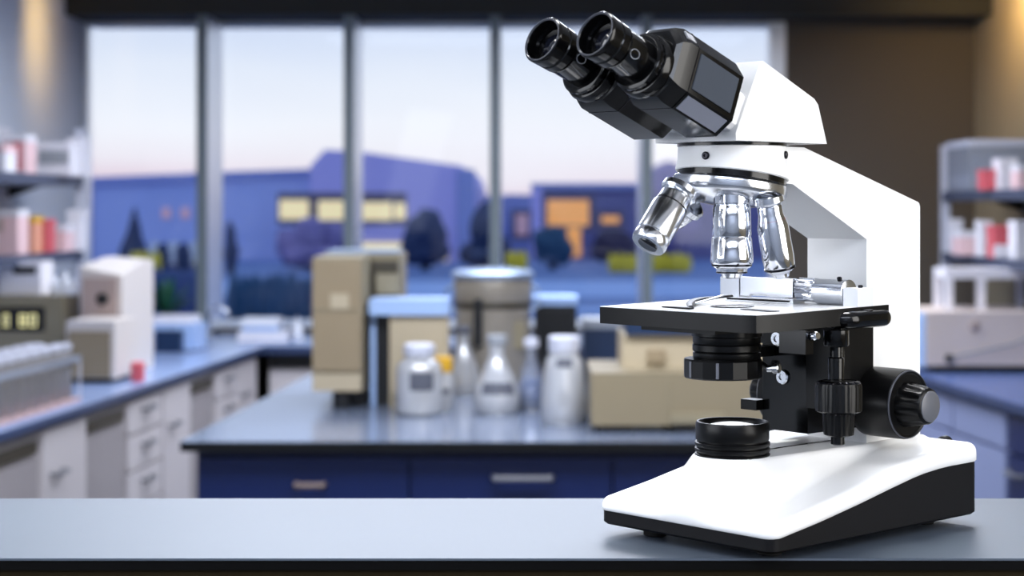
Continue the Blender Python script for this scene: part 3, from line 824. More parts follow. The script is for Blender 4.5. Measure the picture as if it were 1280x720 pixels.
# right counter
def rx(y): return 1.565 - 0.105 * (y - 7.16)
rc = thing('wall_counter', 'blue countertop along the right wall behind the focus knob', 'countertop', (2.0, 6.6, 0))
bm = nb(); xyprism(bm, [(rx(4.6) - 2, 4.6 - 6.6), (XR - 2.004, 4.6 - 6.6), (XR - 2.004, 8.70 - 6.6), (rx(8.7) - 2, 8.70 - 6.6)], TZ - 0.006, TZ)
obj('worktop', bm, M['ctr_top2'], rc, smooth=False)
bm = nb(); xyprism(bm, [(rx(4.6) - 2 + .001, 4.601 - 6.6), (XR - 2.006, 4.601 - 6.6), (XR - 2.006, 8.699 - 6.6), (rx(8.7) - 2 + .001, 8.699 - 6.6)], TZ - 0.04, TZ - 0.0062)
obj('worktop_edge', bm, M['ctr_edge'], rc, smooth=False)
rd = Vector((rx(4.6) - rx(8.7), 4.6 - 8.7, 0)).normalized()
rrz = math.atan2(rd.y, rd.x)
for k, (y0, y1, lab, m) in enumerate([(8.65, 7.45, 'blue base cabinet at the window end of right counter', 'blue_cab'), (7.44, 6.32, 'pale grey-blue base cabinet under right counter beside the focus knob', 'blue_cab'), (6.31, 4.65, 'dark navy base cabinet under right counter at the frame edge', 'navy2')]):
    base = Vector((rx(y0) + 0.035, y0, 0))
    t = thing('base_cabinet', lab, 'cabinet', base, rrz, 'blue base cabinets under the right counter')
    L = (y0 - y1) / abs(rd.y) - 0.004
    bm = nb(); box(bm, 0, L, 0.02, 0.5, 0.0, TZ - 0.042); obj('carcass', bm, M[m], t, smooth=False)
    for i in (0, 1):
        bm = nb(); box(bm, i * L / 2 + .008, (i + 1) * L / 2 - .008, 0, 0.0195, 0.06, TZ - 0.20, 0.003)
        d = obj('door', bm, M[m], t); pull(d, i * L / 2 + .04, i * L / 2 + 0.16, 0, TZ - 0.26)
        bm = nb(); box(bm, i * L / 2 + .008, (i + 1) * L / 2 - .008, 0, 0.0195, TZ - 0.185, TZ - 0.06, 0.003)
        d = obj('drawer', bm, M[m], t)

# island
IY0, IY1 = G(500, 552, TZ).y, 7.22
IXL0, IXL1, IXR = G(225, 552, TZ).x, G(388, 468, TZ).x, 0.95
isl = thing('lab_island', 'navy lab island with a glossy black worktop in mid room', 'lab island', (0, 6.1, 0))
bm = nb(); xyprism(bm, [(IXL0, IY0 - 6.1), (IXR, IY0 - 6.1), (IXR, IY1 - 6.1), (IXL1, IY1 - 6.1)], TZ - 0.003, TZ)
obj('worktop', bm, M['isl_top'], isl, smooth=False)
bm = nb(); xyprism(bm, [(IXL0, IY0 - 6.1 - .0005), (IXR, IY0 - 6.1 - .0005), (IXR, IY1 - 6.1), (IXL1, IY1 - 6.1)], TZ - 0.030, TZ - 0.0032)
obj('worktop_edge', bm, M['black_edge'], isl, smooth=False)
cx0 = W(246, 0, IY0 + 0.05).x; cx1 = IXR - 0.04
bm = nb(); xyprism(bm, [(cx0, IY0 + 0.06 - 6.1), (cx1, IY0 + 0.06 - 6.1), (cx1, IY1 - 0.05 - 6.1), (cx0 + 0.08, IY1 - 0.05 - 6.1)], 0.0, TZ - 0.0305)
obj('carcass', bm, M['navy'], isl, smooth=False)
xs = [cx0 + 0.002, W(513, 0, IY0 + .05).x, W(765, 0, IY0 + .05).x, cx1 - .002]
yy = IY0 + 0.06 - 6.1
hx = [(370, 405, 606, 'handle_tan'), (617, 690, 597, 'handle'), None]
for i in range(3):
    a, b = xs[i] + 0.004, xs[i + 1] - 0.004
    bm = nb(); box(bm, a, b, yy - 0.02, yy - 0.0005, 0.50, TZ - 0.055, 0.003)
    d = obj('drawer', bm, M['navy2'], isl)
    if hx[i]:
        p, q = W(hx[i][0], hx[i][2], IY0 + .03), W(hx[i][1], hx[i][2], IY0 + .03)
        pull(d, p.x, q.x, yy - 0.02, p.z, hx[i][3], 0.009)
    else:
        pull(d, (a + b) / 2 - .06, (a + b) / 2 + .06, yy - 0.02, 0.59, 'handle', 0.009)
    for j in (0, 1):
        c0, c1 = a + (b - a) * j / 2 + .002, a + (b - a) * (j + 1) / 2 - .002
        bm = nb(); box(bm, c0, c1, yy - 0.02, yy - 0.0005, 0.06, 0.49, 0.003)
        d = obj('door', bm, M['navy2'], isl)
        bm = nb(); tube(bm, [(c1 - .05, yy - .02, .30), (c1 - .05, yy - .045, .301), (c1 - .05, yy - .045, .43), (c1 - .05, yy - .02, .431)], 0.008, 8)
        obj('handle', bm, M['handle'], d)

# ================================================================== THINGS ON THE ISLAND
def frontbox(px0, px1, ptop, pbot, Y):
    a, b = W(px0, ptop, Y), W(px1, pbot, Y)
    return a.x, b.x, b.z, a.z
# beige oven with black feet, part open side
def oven():
    Y = G(440, 512, TZ).y
    x0, x1, z0, z1 = frontbox(389, 447, 322, 490, Y)
    xe = W(500, 0, Y + .3).x
    t = thing('lab_oven', 'tall beige lab oven with dark open side standing on the black island', 'oven', ((x0 + xe) / 2, Y + 0.2, TZ))
    ox, oy = (x0 + xe) / 2, Y + 0.2
    zb = z0 - TZ
    h = z1 - TZ
    def P(bm, a, b, c, d, e, f, bv=0.004): return box(bm, a - ox, b - ox, c - oy, d - oy, e, f, bv)
    bm = nb(); P(bm, x0, xe, Y + 0.3115, Y + 0.62, zb, h + .004, 0.012); P(bm, x0, x1 + .014, Y + .03, Y + .3105, zb, h, .008)
    obj('body', bm, M['putty'], t)
    bm = nb(); P(bm, x0 + .004, x1 + 0.01, Y, Y + 0.0295, zb + 0.07, h - 0.01, 0.006)
    d = obj('door', bm, M['beige'], t)
    bm = nb(); q = frontbox(413, 436, 367, 386, Y); P(bm, q[0], q[1], Y - 0.006, Y - 0.0002, q[2] - TZ, q[3] - TZ, 0.001)
    tag(obj('door_plate', bm, M['beige2'], d), 'pale square plate on the oven door')
    bm = nb(); P(bm, x0 + .01, x1, Y - .004, Y - 0.0002, W(0, 388, Y).z - TZ, W(0, 386, Y).z - TZ + .002, 0)
    obj('door_seam', bm, M['putty'], d)
    bm = nb(); P(bm, x0 + .004, x1 + 0.01, Y + 0.004, Y + 0.0295, zb + 0.002, zb + 0.062, 0.004)
    obj('control_panel', bm, M['beige2'], t)
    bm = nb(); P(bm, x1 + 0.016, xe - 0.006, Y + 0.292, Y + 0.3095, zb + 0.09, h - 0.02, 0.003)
    obj('side_door', bm, M['dark_olive'], t)
    q = frontbox(470, 499, 342, 368, Y + .28)
    bm = nb(); P(bm, q[0], q[1] - .004, Y + 0.278, Y + 0.2915, q[2] - TZ, q[3] - TZ, 0.006)
    obj('side_cover', bm, M['putty'], t)
    bm = nb(); P(bm, x0 + 0.012, xe - 0.012, Y + 0.33, Y + 0.60, h + 0.0042, h + 0.016, 0.004)
    tag(obj('top_cover', bm, M['drum_lid'], t), 'cool grey top cover')
    for fx, fy in ((x0 + .10, Y + .05), (x0 + .10, Y + .55), (xe - .04, Y + .36), (xe - .04, Y + .55)):
        if True:
            bm = nb(); lathe(bm, [(0.03, 0), (0.034, 0.004), (0.034, zb - 0.008), (0.024, zb + 0.0005)], Matrix.Translation((fx - ox, fy - oy, 0)), 20)
            obj('foot', bm, M['dark'], t)
    bm = nb(); P(bm, x0 + 0.07, x1 + .012, Y + 0.10, Y + 0.50, 0.004, zb - 0.002, 0.004)
    obj('under_shadow', bm, M['dark'], t)  # black block stands in for the shadow beneath the oven
oven()
def incubator():
    Y = 6.03
    x0, x1, z0, z1 = frontbox(487, 559, 374, 480, Y); z0 = TZ
    ox, oy = (x0 + x1) / 2, Y + 0.1
    xl = W(462, 0, Y).x
    t = thing('incubator', 'low beige box with a pale blue lid between oven and drum', 'incubator', (ox, oy, TZ))
    bm = nb(); box(bm, x0 - ox, x1 - ox, -0.1, 0.07, 0.0, z1 - TZ - 0.055, 0.006); obj('body', bm, M['beige2'], t)
    bm = nb(); box(bm, xl - ox, x1 - ox + .004, -0.12, 0.085, z1 - TZ - 0.054, z1 - TZ, 0.008); obj('lid', bm, M['sky_top'], t)
    bm = nb(); box(bm, xl - ox + .004, x0 - ox - .001, -0.06, 0.07, 0.0, z1 - TZ - 0.055, 0.004); obj('side_compartment', bm, M['dark'], t)
    bm = nb(); box(bm, xl - ox + .002, xl - ox + .018, -0.075, -0.0605, 0.0, z1 - TZ - 0.056, 0.002); obj('side_post', bm, M['sky_top'], t)
    q = frontbox(488, 545, 455, 462, Y)
    bm = nb(); box(bm, q[0] - ox + .01, q[1] - ox, -0.106, -0.1005, 0.02, 0.05, 0.002); obj('front_strip', bm, M['putty'], t)
incubator()
def drum():
    Y = 6.55
    xc = W(615, 0, Y).x; r = (W(665, 0, Y).x - W(563, 0, Y).x) / 2
    z1 = W(0, 343, Y).z - TZ; zb = W(0, 383, Y).z - TZ
    t = thing('steel_drum', 'wide grey steel drum with a lid and dark bands on the island', 'drum', (xc, Y + 0.1, TZ))
    bm = nb(); lathe(bm, [(r * .9, 0), (r * .93, 0.01), (r * .93, zb - 0.012), (r * 0.95, zb - 0.01)], None, 48); obj('body', bm, M['drum'], t)
    bm = nb(); lathe(bm, [(r * .945, zb - .0098), (r * .96, zb - .008), (r * .96, zb + .012), (r * .945, zb + .014)], None, 48); obj('band', bm, M['dark_olive'], t)
    bm = nb(); lathe(bm, [(r * .95, zb + .0142), (r * .97, zb + .02), (r * .97, z1 - 0.03), (r * .94, z1 - 0.02)], None, 48); obj('upper_body', bm, M['drum'], t)
    bm = nb(); lathe(bm, [(r * .98, z1 - .0198), (r * 1.02, z1 - .016), (r * 1.02, z1 + .002), (r * .9, z1 + .014), (r * .3, z1 + .022), (0, z1 + .022)], None, 48); obj('lid', bm, M['drum_lid'], t)
    yy = -r * .96
    q0 = W(598, 0, Y).x - xc
    bm = nb(); box(bm, q0 - .016, q0 + .016, yy - 0.012, yy + 0.02, W(0, 432, Y).z - TZ, zb + 0.03, 0.003); obj('strap', bm, M['dark'], t)
    for s in (-1, 1):
        bm = nb(); tube(bm, [(s * r * .95, -.03, z1 - .04), (s * (r + .02), -.03, z1 - .06), (s * (r + .02), -.03, z1 - .12), (s * r * .95, -.03, z1 - .14)], 0.007, 8); obj('handle', bm, M['drum_lid'], t)
    bm = nb(); box(bm, W(642, 0, Y).x - xc, W(657, 0, Y).x - xc, yy + .03, yy + .06, W(0, 436, Y).z - TZ, W(0, 402, Y).z - TZ, .002); obj('dark_plate', bm, M['putty'], t)
drum()
def simple_case(name, label, cat, rect, Y, dep, mbody, mtop, z=TZ, toph=0.02, extra=None):
    x0, x1, z0, z1 = frontbox(*rect, Y); z0 = z
    ox = (x0 + x1) / 2
    t = thing(name, label, cat, (ox, Y + dep / 2, z))
    bm = nb(); box(bm, x0 - ox, x1 - ox, -dep / 2, dep / 2, 0, z1 - z - toph - .0005, 0.005); b = obj('body', bm, M[mbody], t)
    bm = nb(); box(bm, x0 - ox - .003, x1 - ox + .003, -dep / 2 - .004, dep / 2, z1 - z - toph, z1 - z, 0.004); obj('lid', bm, M[mtop], t)
    return t, ox, x0 - ox, x1 - ox, z1 - z
t, ox, a, b, h = simple_case('power_supply', 'black box with pale blue top right of the steel drum', 'power supply', (668, 721, 372, 455), 6.75, 0.28, 'dark', 'sky_top', toph=0.03)
bm = nb(); box(bm, a + .02, b - .02, -0.146, -0.1405, 0.03, h - 0.05, .001); obj('front_panel', bm, M['black_edge'], t)
t, ox, a, b, h = simple_case('hot_plate', 'dark teal box with grey lid beneath the stage corner of the microscope', 'hot plate', (729, 776, 400, 452), 6.95, 0.24, 'darkblue', 'grey_card', toph=0.035)
bm = nb(); lathe(bm, [(0.018, 0), (0.018, 0.012), (0.012, 0.016)], axis((b - .03, -0.12, 0.05), (0, -1, 0)), 20); obj('knob', bm, M['dark'], t)
# long beige bench instrument reaching behind the microscope
def spectro():
    Y = G(800, 541, TZ).y
    x0, x1, z0, z1 = frontbox(739, 1010, 466, 541, Y); zb = z0 - TZ
    xs_ = W(778, 0, Y + 0.12).x
    ox = (x0 + x1) / 2
    t = thing('spectrometer', 'long low beige bench instrument standing behind the microscope lamp', 'lab instrument', (ox, Y + 0.2, TZ))
    f = 0.022
    bm = nb(); box(bm, x0 - ox, x1 - ox, -0.2, 0.25, f, z1 - TZ, 0.006); obj('body', bm, M['spectro'], t)
    bm = nb(); box(bm, xs_ - ox, x1 - ox - .002, -0.06, 0.24, z1 - TZ + .0003, z1 - TZ + 0.105, 0.006); u = obj('upper_case', bm, M['beige2'], t)
    bm = nb(); box(bm, xs_ - ox + .012, x1 - ox - .004, -0.078, 0.24, z1 - TZ + .1055, z1 - TZ + 0.155, 0.006); obj('lid', bm, M['darkblue'], t)
    bm = nb(); box(bm, xs_ - ox + .012, x1 - ox - .004, -0.074, 0.24, z1 - TZ + .1555, z1 - TZ + 0.175, 0.006); obj('lid_top', bm, M['card_white'], t)
    bm = nb(); box(bm, W(838, 0, Y).x - ox, W(905, 0, Y).x - ox, -0.212, -0.2003, 0.03, 0.06, .002); obj('sample_slot', bm, M['putty'], t)
    bm = nb(); box(bm, W(836, 0, Y).x - ox - .004, W(836, 0, Y).x - ox, -0.2022, -0.2003, 0.06, z1 - TZ - 0.01, 0); obj('panel_seam', bm, M['putty'], t)
    bm = nb(); box(bm, W(812, 0, Y).x - ox, W(836, 0, Y).x - ox, -0.072, -0.0605, z1 - TZ + .02, z1 - TZ + .06, .004); obj('latch', bm, M['beige'], u)
    for fx in (0.08, (x1 - x0) * .45, (x1 - x0) - .08):
        for fy in (-0.15, 0.2):
            bm = nb(); box(bm, x0 - ox + fx - .05, x0 - ox + fx + .05, fy - .03, fy + .03, 0, f - .0003, .003); obj('foot', bm, M['dark'], t)
M['spectro'] = mat('khaki_enamel', (134, 122, 98), 0.45, var=0.04, scale=6)
spectro()

# bottles and flasks
def vessel(name, label, cat, px, pbot, ptop, wpx, prof, mglass, group, liquid=None, cap=None, patch=None, shoulder=None):
    p = G(px, pbot, TZ); Y = p.y
    h = (pbot - ptop) / F * Y; r = wpx / 2 / F * Y
    t = thing(name, label, cat, (p.x, Y, TZ), 0, group)
    bm = nb(); lathe(bm, [(a * r, b * h) for a, b in prof], None, 36); g = obj('glass', bm, M[mglass], t)
    if liquid:
        mm, lv, rt = liquid
        bm = nb(); lathe(bm, [(prof[0][0] * r * .9, 0.006), (prof[1][0] * r * .93, 0.012), (rt * r * .93, lv * h), (0, lv * h)], None, 32); obj('contents', bm, M[mm], t)
    if cap:
        mm, cr, c0, c1 = cap
        bm = nb(); lathe(bm, [(cr * r, c0 * h), (cr * r * 1.04, c0 * h + .004), (cr * r * 1.04, c1 * h - .004), (cr * r * .9, c1 * h), (0, c1 * h)], None, 28, flute=(14, r * .03, 1, 2)); obj('cap', bm, M[mm], t)
    if patch:
        mm, z0, z1, a0, a1, rr0, rr1 = patch
        bm = nb(); n = 8
        R0 = [Vector((rr0 * r * math.cos(math.radians(a0 + (a1 - a0) * i / n)), rr0 * r * math.sin(math.radians(a0 + (a1 - a0) * i / n)), z0 * h)) for i in range(n + 1)]
        R1 = [Vector((rr1 * r * math.cos(math.radians(a0 + (a1 - a0) * i / n)), rr1 * r * math.sin(math.radians(a0 + (a1 - a0) * i / n)), z1 * h)) for i in range(n + 1)]
        A = [bm.verts.new(v) for v in R0]; B = [bm.verts.new(v) for v in R1]
        for i in range(n): bm.faces.new([A[i], A[i + 1], B[i + 1], B[i]])
        obj('label_patch', bm, M[mm], t)
    return t
jar_p = [(0.9, 0), (1, 0.03), (1, 0.62), (0.92, 0.72), (0.62, 0.80), (0.62, 0.84)]
erl_p = [(0.94, 0), (1, 0.03), (1, 0.24), (0.86, 0.40), (0.38, 0.74), (0.33, 0.78), (0.33, 0.93), (0.40, 0.95), (0.40, 1.0)]
tall_p = [(0.94, 0), (1, 0.03), (0.97, 0.30), (0.86, 0.60), (0.78, 0.72), (0.62, 0.80), (0.60, 0.82)]
vg = 'bottles and flasks on the island'
vessel('glass_jar', 'wide white jar with a grey label at the left of the island bottles', 'jar', 524, 517, 430, 58, jar_p, 'flask', vg, ('liquid_white', 0.55, 1), ('post', 0.66, 0.845, 1.0), ('label_grey', 0.36, 0.62, -110, -50, 1.02, 1.02))
vessel('reagent_vial', 'vial with a yellow cap right beside the white jar', 'vial', 553, 513, 446, 29, [(0.9, 0), (1, 0.04), (1, 0.62), (0.8, 0.70), (0.8, 0.72)], 'flask', vg, ('liquid_tan', 0.5, 1), ('yellow', 0.86, 0.725, 1.0), ('label_grey', 0.32, 0.42, -130, -50, 1.02, 1.02))
vessel('conical_flask', 'tall conical flask of tan liquid between yellow-capped vial and middle flask', 'flask', 579, 492, 412, 44, erl_p, 'flask', vg, ('liquid_tan', 0.28, 0.9), ('label_grey', 0.42, 0.93, 1.06))
vessel('conical_flask', 'middle conical flask with a broad dark grey label and white contents', 'flask', 621, 515, 425, 58, erl_p, 'flask', vg, ('liquid_white', 0.24, 0.9), ('grey_card', 0.42, 0.94, 1.07), ('label_grey', 0.27, 0.43, -130, -40, 1.01, 0.87))
vessel('conical_flask', 'conical flask of blue liquid just left of the tallest bottle', 'flask', 664, 512, 427, 42, erl_p, 'flask_clear', vg, ('liquid_blue', 0.45, 0.66), ('post', 0.44, 0.92, 1.05))
vessel('reagent_bottle', 'tallest white bottle at the right end of the island bottles', 'bottle', 705, 529, 420, 58, tall_p, 'flask', vg, ('liquid_white', 0.6, 0.84), ('post', 0.66, 0.825, 1.0), ('label_grey', 0.66, 0.76, -115, -65, 0.86, 0.74))

# ================================================================== THINGS ON THE LEFT COUNTER
def lframe(px, py, rot=0.0):
    p = G(px, py, TZ + .0008); return p
def left_thing(name, label, cat, px, py, group=None, rz=lrot):
    p = G(px, py, TZ); return thing(name, label, cat, (p.x, p.y, TZ + 0.0006), rz, group), p.y / F
# 1 big cream analyser: local x to the right, local y away; front faces camera
t, s = left_thing('analyser', 'tall cream analyser with a pinkish sloping face on the left counter', 'lab instrument', 126, 470)
w, h = 54 * s, 146 * s
bm = nb(); prism(bm, [(-w / 2, y, z) for y, z in [(0, 0), (0.42, 0), (0.42, h), (0.30, h), (0, h * .93)]], [(w / 2, y, z) for y, z in [(0, 0), (0.42, 0), (0.42, h * .97), (0.30, h * .97), (0, h * .86)]], 0.012, 3)
obj('body', bm, M['cream'], t)
bm = nb(); box(bm, -w / 2 + .012, w * 0.40, -0.010, -0.0005, h * .36, h * .84, 0.006); fp = obj('face_panel', bm, M['pinkgrey'], t)
bm = nb(); lathe(bm, [(0.022, 0), (0.024, 0.004), (0.024, 0.02), (0.018, 0.024)], axis((w * .08, -0.0105, h * .66), (0, -1, 0)), 24); obj('knob', bm, M['dark'], fp)
# 2 smaller cream box in front with khaki face
t, s = left_thing('centrifuge', 'smaller cream box with a khaki front on the left counter in front of the analyser', 'lab instrument', 119, 466)
t.location.y -= 0.45; s = t.location.y / F; t.location.x = (113 - PX) * s
w, h = 62 * s, 78 * s
bm = nb(); box(bm, -w / 2, w / 2, 0.0, 0.28, 0.02, h, 0.02, 3); obj('body', bm, M['cream'], t)
bm = nb(); box(bm, -w / 2 + .01, w * .42, -0.008, -0.0005, 0.024, h * .84, 0.005); obj('front_panel', bm, M['beige'], t)
bm = nb(); box(bm, -w / 2 + .02, w / 2 - .02, 0.02, 0.26, 0.0, 0.0195, 0.003); obj('base', bm, M['dark'], t)
# 3 olive meter with lit display, further left
t, s = left_thing('digital_meter', 'olive beige meter with a lit digit display at the left frame edge', 'meter', 40, 470)
t.location.x -= 0.03
w, h = 100 * s, 100 * s
bm = nb(); box(bm, -w / 2, w / 2, 0.0, 0.25, 0, h, 0.008, 2); obj('body', bm, M['putty'], t)
bm = nb(); box(bm, -w * .36, w * .26, -0.006, -0.0003, h * .56, h * .86, 0.003); d = obj('display', bm, M['dark'], t)
def seg7(bm, x, z, w_, h_, on):
    th = w_ * .22
    S7 = {'a': (x, x + w_, z + h_ - th, z + h_), 'g': (x, x + w_, z + h_ / 2 - th / 2, z + h_ / 2 + th / 2), 'd': (x, x + w_, z, z + th),
          'f': (x, x + th, z + h_ / 2, z + h_), 'b': (x + w_ - th, x + w_, z + h_ / 2, z + h_), 'e': (x, x + th, z, z + h_ / 2), 'c': (x + w_ - th, x + w_, z, z + h_ / 2)}
    for k in on: a = S7[k]; box(bm, a[0], a[1], -0.008, -0.0063, a[2], a[3])
digs = []
bm = nb(); digs.append(bm)
seg7(bm, -w * .27, h * .62, w * .075, h * .15, 'abcdef')
bm = nb(); digs.append(bm); seg7(bm, -w * .06, h * .62, w * .09, h * .15, 'abcdefg'); bm = nb(); digs.append(bm); seg7(bm, w * .07, h * .62, w * .09, h * .15, 'abcdef')
for bm in digs: tag(obj('digit', bm, M['digit'], d, smooth=False), 'pale yellow lit digit')
mz = TZ + 0.0012 + h; mloc = t.location.copy(); ms = s
# things on top of the meter
t = thing('printer', 'small pale box with a dark slot on top of the meter', 'printer', (W(24, 0, mloc.y).x, mloc.y + 0.05, mz + .0005), lrot)
bm = nb(); box(bm, -0.10, 0.075, 0, 0.14, 0, 0.135, 0.01, 2); obj('body', bm, M['card_white'], t)
bm = nb(); box(bm, -0.04, 0.055, -0.004, -0.0003, 0.085, 0.115, 0.004); obj('paper_slot', bm, M['dark'], t)
for k, (px, hh, rr, lab) in enumerate([(66, 0.075, 0.018, 'white squat bottle next to the printer on the meter'), (78, 0.095, 0.016, 'white tall bottle, middle of the three on the meter'), (88, 0.06, 0.017, 'small white bottle at the right end of the meter top')]):
    t = thing('squeeze_bottle', lab, 'bottle', (W(px, 0, mloc.y).x, mloc.y + 0.04, mz + .0005), 0, 'white bottles on the meter')
    bm = nb(); lathe(bm, [(rr * .9, 0), (rr, .004), (rr, hh * .65), (rr * .5, hh * .8), (rr * .45, hh * .82)], None, 20); obj('body', bm, M['lab_white'], t)
    bm = nb(); lathe(bm, [(rr * .55, hh * .822), (rr * .5, hh * .92), (rr * .15, hh), (0, hh)], None, 16); obj('cap', bm, M['lab_white'], t)
# 4 rack of tall clear jars at the front of the counter
RY0 = 5.75
rk_c = Vector((lx(5.80) - 0.15, 5.80, TZ + .0006))
t = thing('jar_rack', 'clear plastic rack with pale rim holding tall tubes at front left', 'rack', rk_c, cab_rz)
RL, RD, RH = 0.84, 0.20, 0.205
bm = nb(); box(bm, -RL / 2, RL / 2, -RD / 2, RD / 2, 0, 0.012, 0.003); obj('base', bm, M['rack_base'], t)
bm = nb()
for yy_ in (-RD / 2, RD / 2 - .006): box(bm, -RL / 2, RL / 2, yy_, yy_ + .006, RH - 0.065, RH - .045, .001)
for xx_ in (-RL / 2, RL / 2 - .006): box(bm, xx_, xx_ + .006, -RD / 2 + .0065, RD / 2 - .0065, RH - 0.065, RH - .045, .001)
obj('rim', bm, M['clearbin'], t)
for a_ in (-RL / 2 + .004, RL / 2 - .004):
    for b_ in (-RD / 2 + .0035, RD / 2 - .0035):
        bm = nb(); box(bm, a_ - .003, a_ + .003, b_ - .003, b_ + .003, 0.0125, RH - 0.0655); obj('post', bm, M['post'], t)
proto = None
names = ['first', 'second', 'third', 'fourth', 'fifth', 'sixth', 'seventh', 'eighth']
for r_ in (0, 1):
    for k in range(8):
        x = RL / 2 - 0.055 - k * (RL - 0.11) / 7; y = (-1, 1)[r_] * 0.048
        wp = Matrix.Translation(rk_c) @ Matrix.Rotation(cab_rz, 4, 'Z') @ Vector((x, y, 0.0128))
        lab = '%s tall clear tube from the window end, %s row of the rack' % (names[k], ('aisle', 'wall')[r_])
        if proto is None:
            proto = thing('sample_tube', lab, 'tube', wp, 0, 'tall clear tubes in the rack')
            bm = nb(); lathe(bm, [(.034, 0), (.037, .004), (.037, .158), (.032, .166), (.032, .170)], None, 24); obj('tube_wall', bm, M['tube_glass'], proto)
            bm = nb(); lathe(bm, [(.031, .004), (.034, .008), (.034, .035), (0, .035)], None, 20); obj('contents', bm, M['liquid_pink'], proto)
            bm = nb(); lathe(bm, [(.034, .1705), (.036, .174), (.036, .188), (.03, .191), (0, .191)], None, 24); obj('cap', bm, M['post'], proto)
        else:
            c = copy_tree(proto); c.location = wp; c['label'] = lab
# 5 balance / scale and red pot further back
t, s = left_thing('lab_balance', 'pale blue balance with a dark front at the far end of left counter', 'balance', 208, 441)
w, h = 66 * s, 44 * s
bm = nb(); box(bm, -w / 2, w / 2, 0.05, 0.25, 0.01, h * .8, 0.01, 2); obj('body', bm, M['sky_top'], t)
bm = nb(); box(bm, -w * .22, w * .28, 0.0, 0.0495, 0.0, h * .62, 0.008, 2); obj('front_panel', bm, M['darkblue'], t)
bm = nb(); box(bm, -w * .36, w * .40, 0.06, 0.24, h * .802, h * 1.0, 0.006, 2); obj('pan_cover', bm, M['card_white'], t)
t, s = left_thing('waste_pot', 'small red pot beside the tall cream analyser', 'pot', 193, 445)
t.location.x = (170 - PX) / F * 6.9; t.location.y = 6.9
bm = nb(); lathe(bm, [(.022, 0), (.026, .003), (.028, .06), (.026, .062), (.0, .062)], None, 24); obj('body', bm, M['red'], t)
bm = nb(); lathe(bm, [(.029, .0625), (.029, .07), (.02, .076), (0, .076)], None, 24); obj('lid', bm, M['red'], t)
t.location.x = (172 - PX) / F * 6.9
# 6 potted plant behind
t, s = left_thing('potted_plant', 'small green plant in a dark pot just behind the pale blue balance', 'plant', 206, 425)
t.location = (W(207, 0, 8.63).x, 8.63, TZ + .0006); s = 8.63 / F
bm = nb(); lathe(bm, [(.042, 0), (.045, .004), (.055, .15), (.05, .15), (.046, .14), (0, .14)], None, 24); obj('pot', bm, M['dark'], t)
bm = nb()
rnd = random.Random(3)
for k in range(46):
    a, b_ = rnd.uniform(0, 6.28), rnd.uniform(0.15, 1.2)
    L = rnd.uniform(.08, .20)
    d = Vector((math.cos(a) * math.sin(b_) , math.sin(a) * math.sin(b_), math.cos(b_)))
    p0 = Vector((0, 0, .15)) + d * .02; p1 = p0 + d * L; sd = d.cross(Vector((0, 0, 1))).normalized() * .018
    m_ = (p0 + p1) / 2 + Vector((0, 0, .012))
    v = [bm.verts.new(p) for p in (p0, m_ + sd, p1, m_ - sd)]
    bm.faces.new(v)
obj('leaves', bm, M['plant'], t)

# things on the window counter
def wthing(name, label, cat, px, Y, group=None): return thing(name, label, cat, (W(px, 0, Y).x, Y, TZ + .0006), 0, group), Y / F
t, s = wthing('tray_stack', 'white lidded tray by the window left of the beige oven', 'tray', 328, 9.05)
w = 44 * s
bm = nb(); box(bm, -w / 2 - .02, w / 2 + .05, -0.10, 0.10, 0, 0.05, .006, 2); obj('base', bm, M['card_white'], t)
bm = nb(); box(bm, -w / 2, w / 2, -0.08, 0.08, 0.0505, 0.075, .004, 2); obj('middle_tray', bm, M['sky_top'], t)
bm = nb(); box(bm, -w / 2 - .004, w / 2 + .004, -0.085, 0.085, 0.0755, 0.115, .008, 2); obj('lid', bm, M['lab_white'], t)
t, s = wthing('wash_bottle', 'slim white bottle on the window counter beside the white tray', 'bottle', 372, 9.0)
bm = nb(); lathe(bm, [(.026, 0), (.028, .003), (.028, .06), (.012, .08), (.011, .085)], None, 24); obj('body', bm, M['lab_white'], t)
bm = nb(); lathe(bm, [(.013, .0855), (.013, .10), (.004, .107), (.003, .13), (0, .13)], None, 16); obj('nozzle', bm, M['lab_white'], t)
t, s = wthing('tap', 'pale curved tap by the dark mullion at the counter corner', 'tap', 261, 9.0)
bm = nb(); lathe(bm, [(.028, 0), (.03, .004), (.03, .02), (.016, .03), (.014, .035)], None, 24); obj('base', bm, M['satin'], t)
bm = nb(); tube(bm, [(0, 0, .03), (0, 0, .12)] + [(0.05 - 0.05 * math.cos(math.radians(a)), 0, .12 + .05 * math.sin(math.radians(a))) for a in range(15, 166, 15)] + [(.1, 0, .105)], .010, 10); obj('spout', bm, M['satin'], t)
t, s = wthing('window_tray', 'low white box on the window counter behind the pale blue balance', 'box', 240, 9.1)
bm = nb(); box(bm, -.09, .08, -.09, .09, 0, .05, .006, 2); obj('body', bm, M['card_white'], t)
bm = nb(); box(bm, -.094, .084, -.094, .094, .0505, .066, .006, 2); obj('lid', bm, M['lab_white'], t)

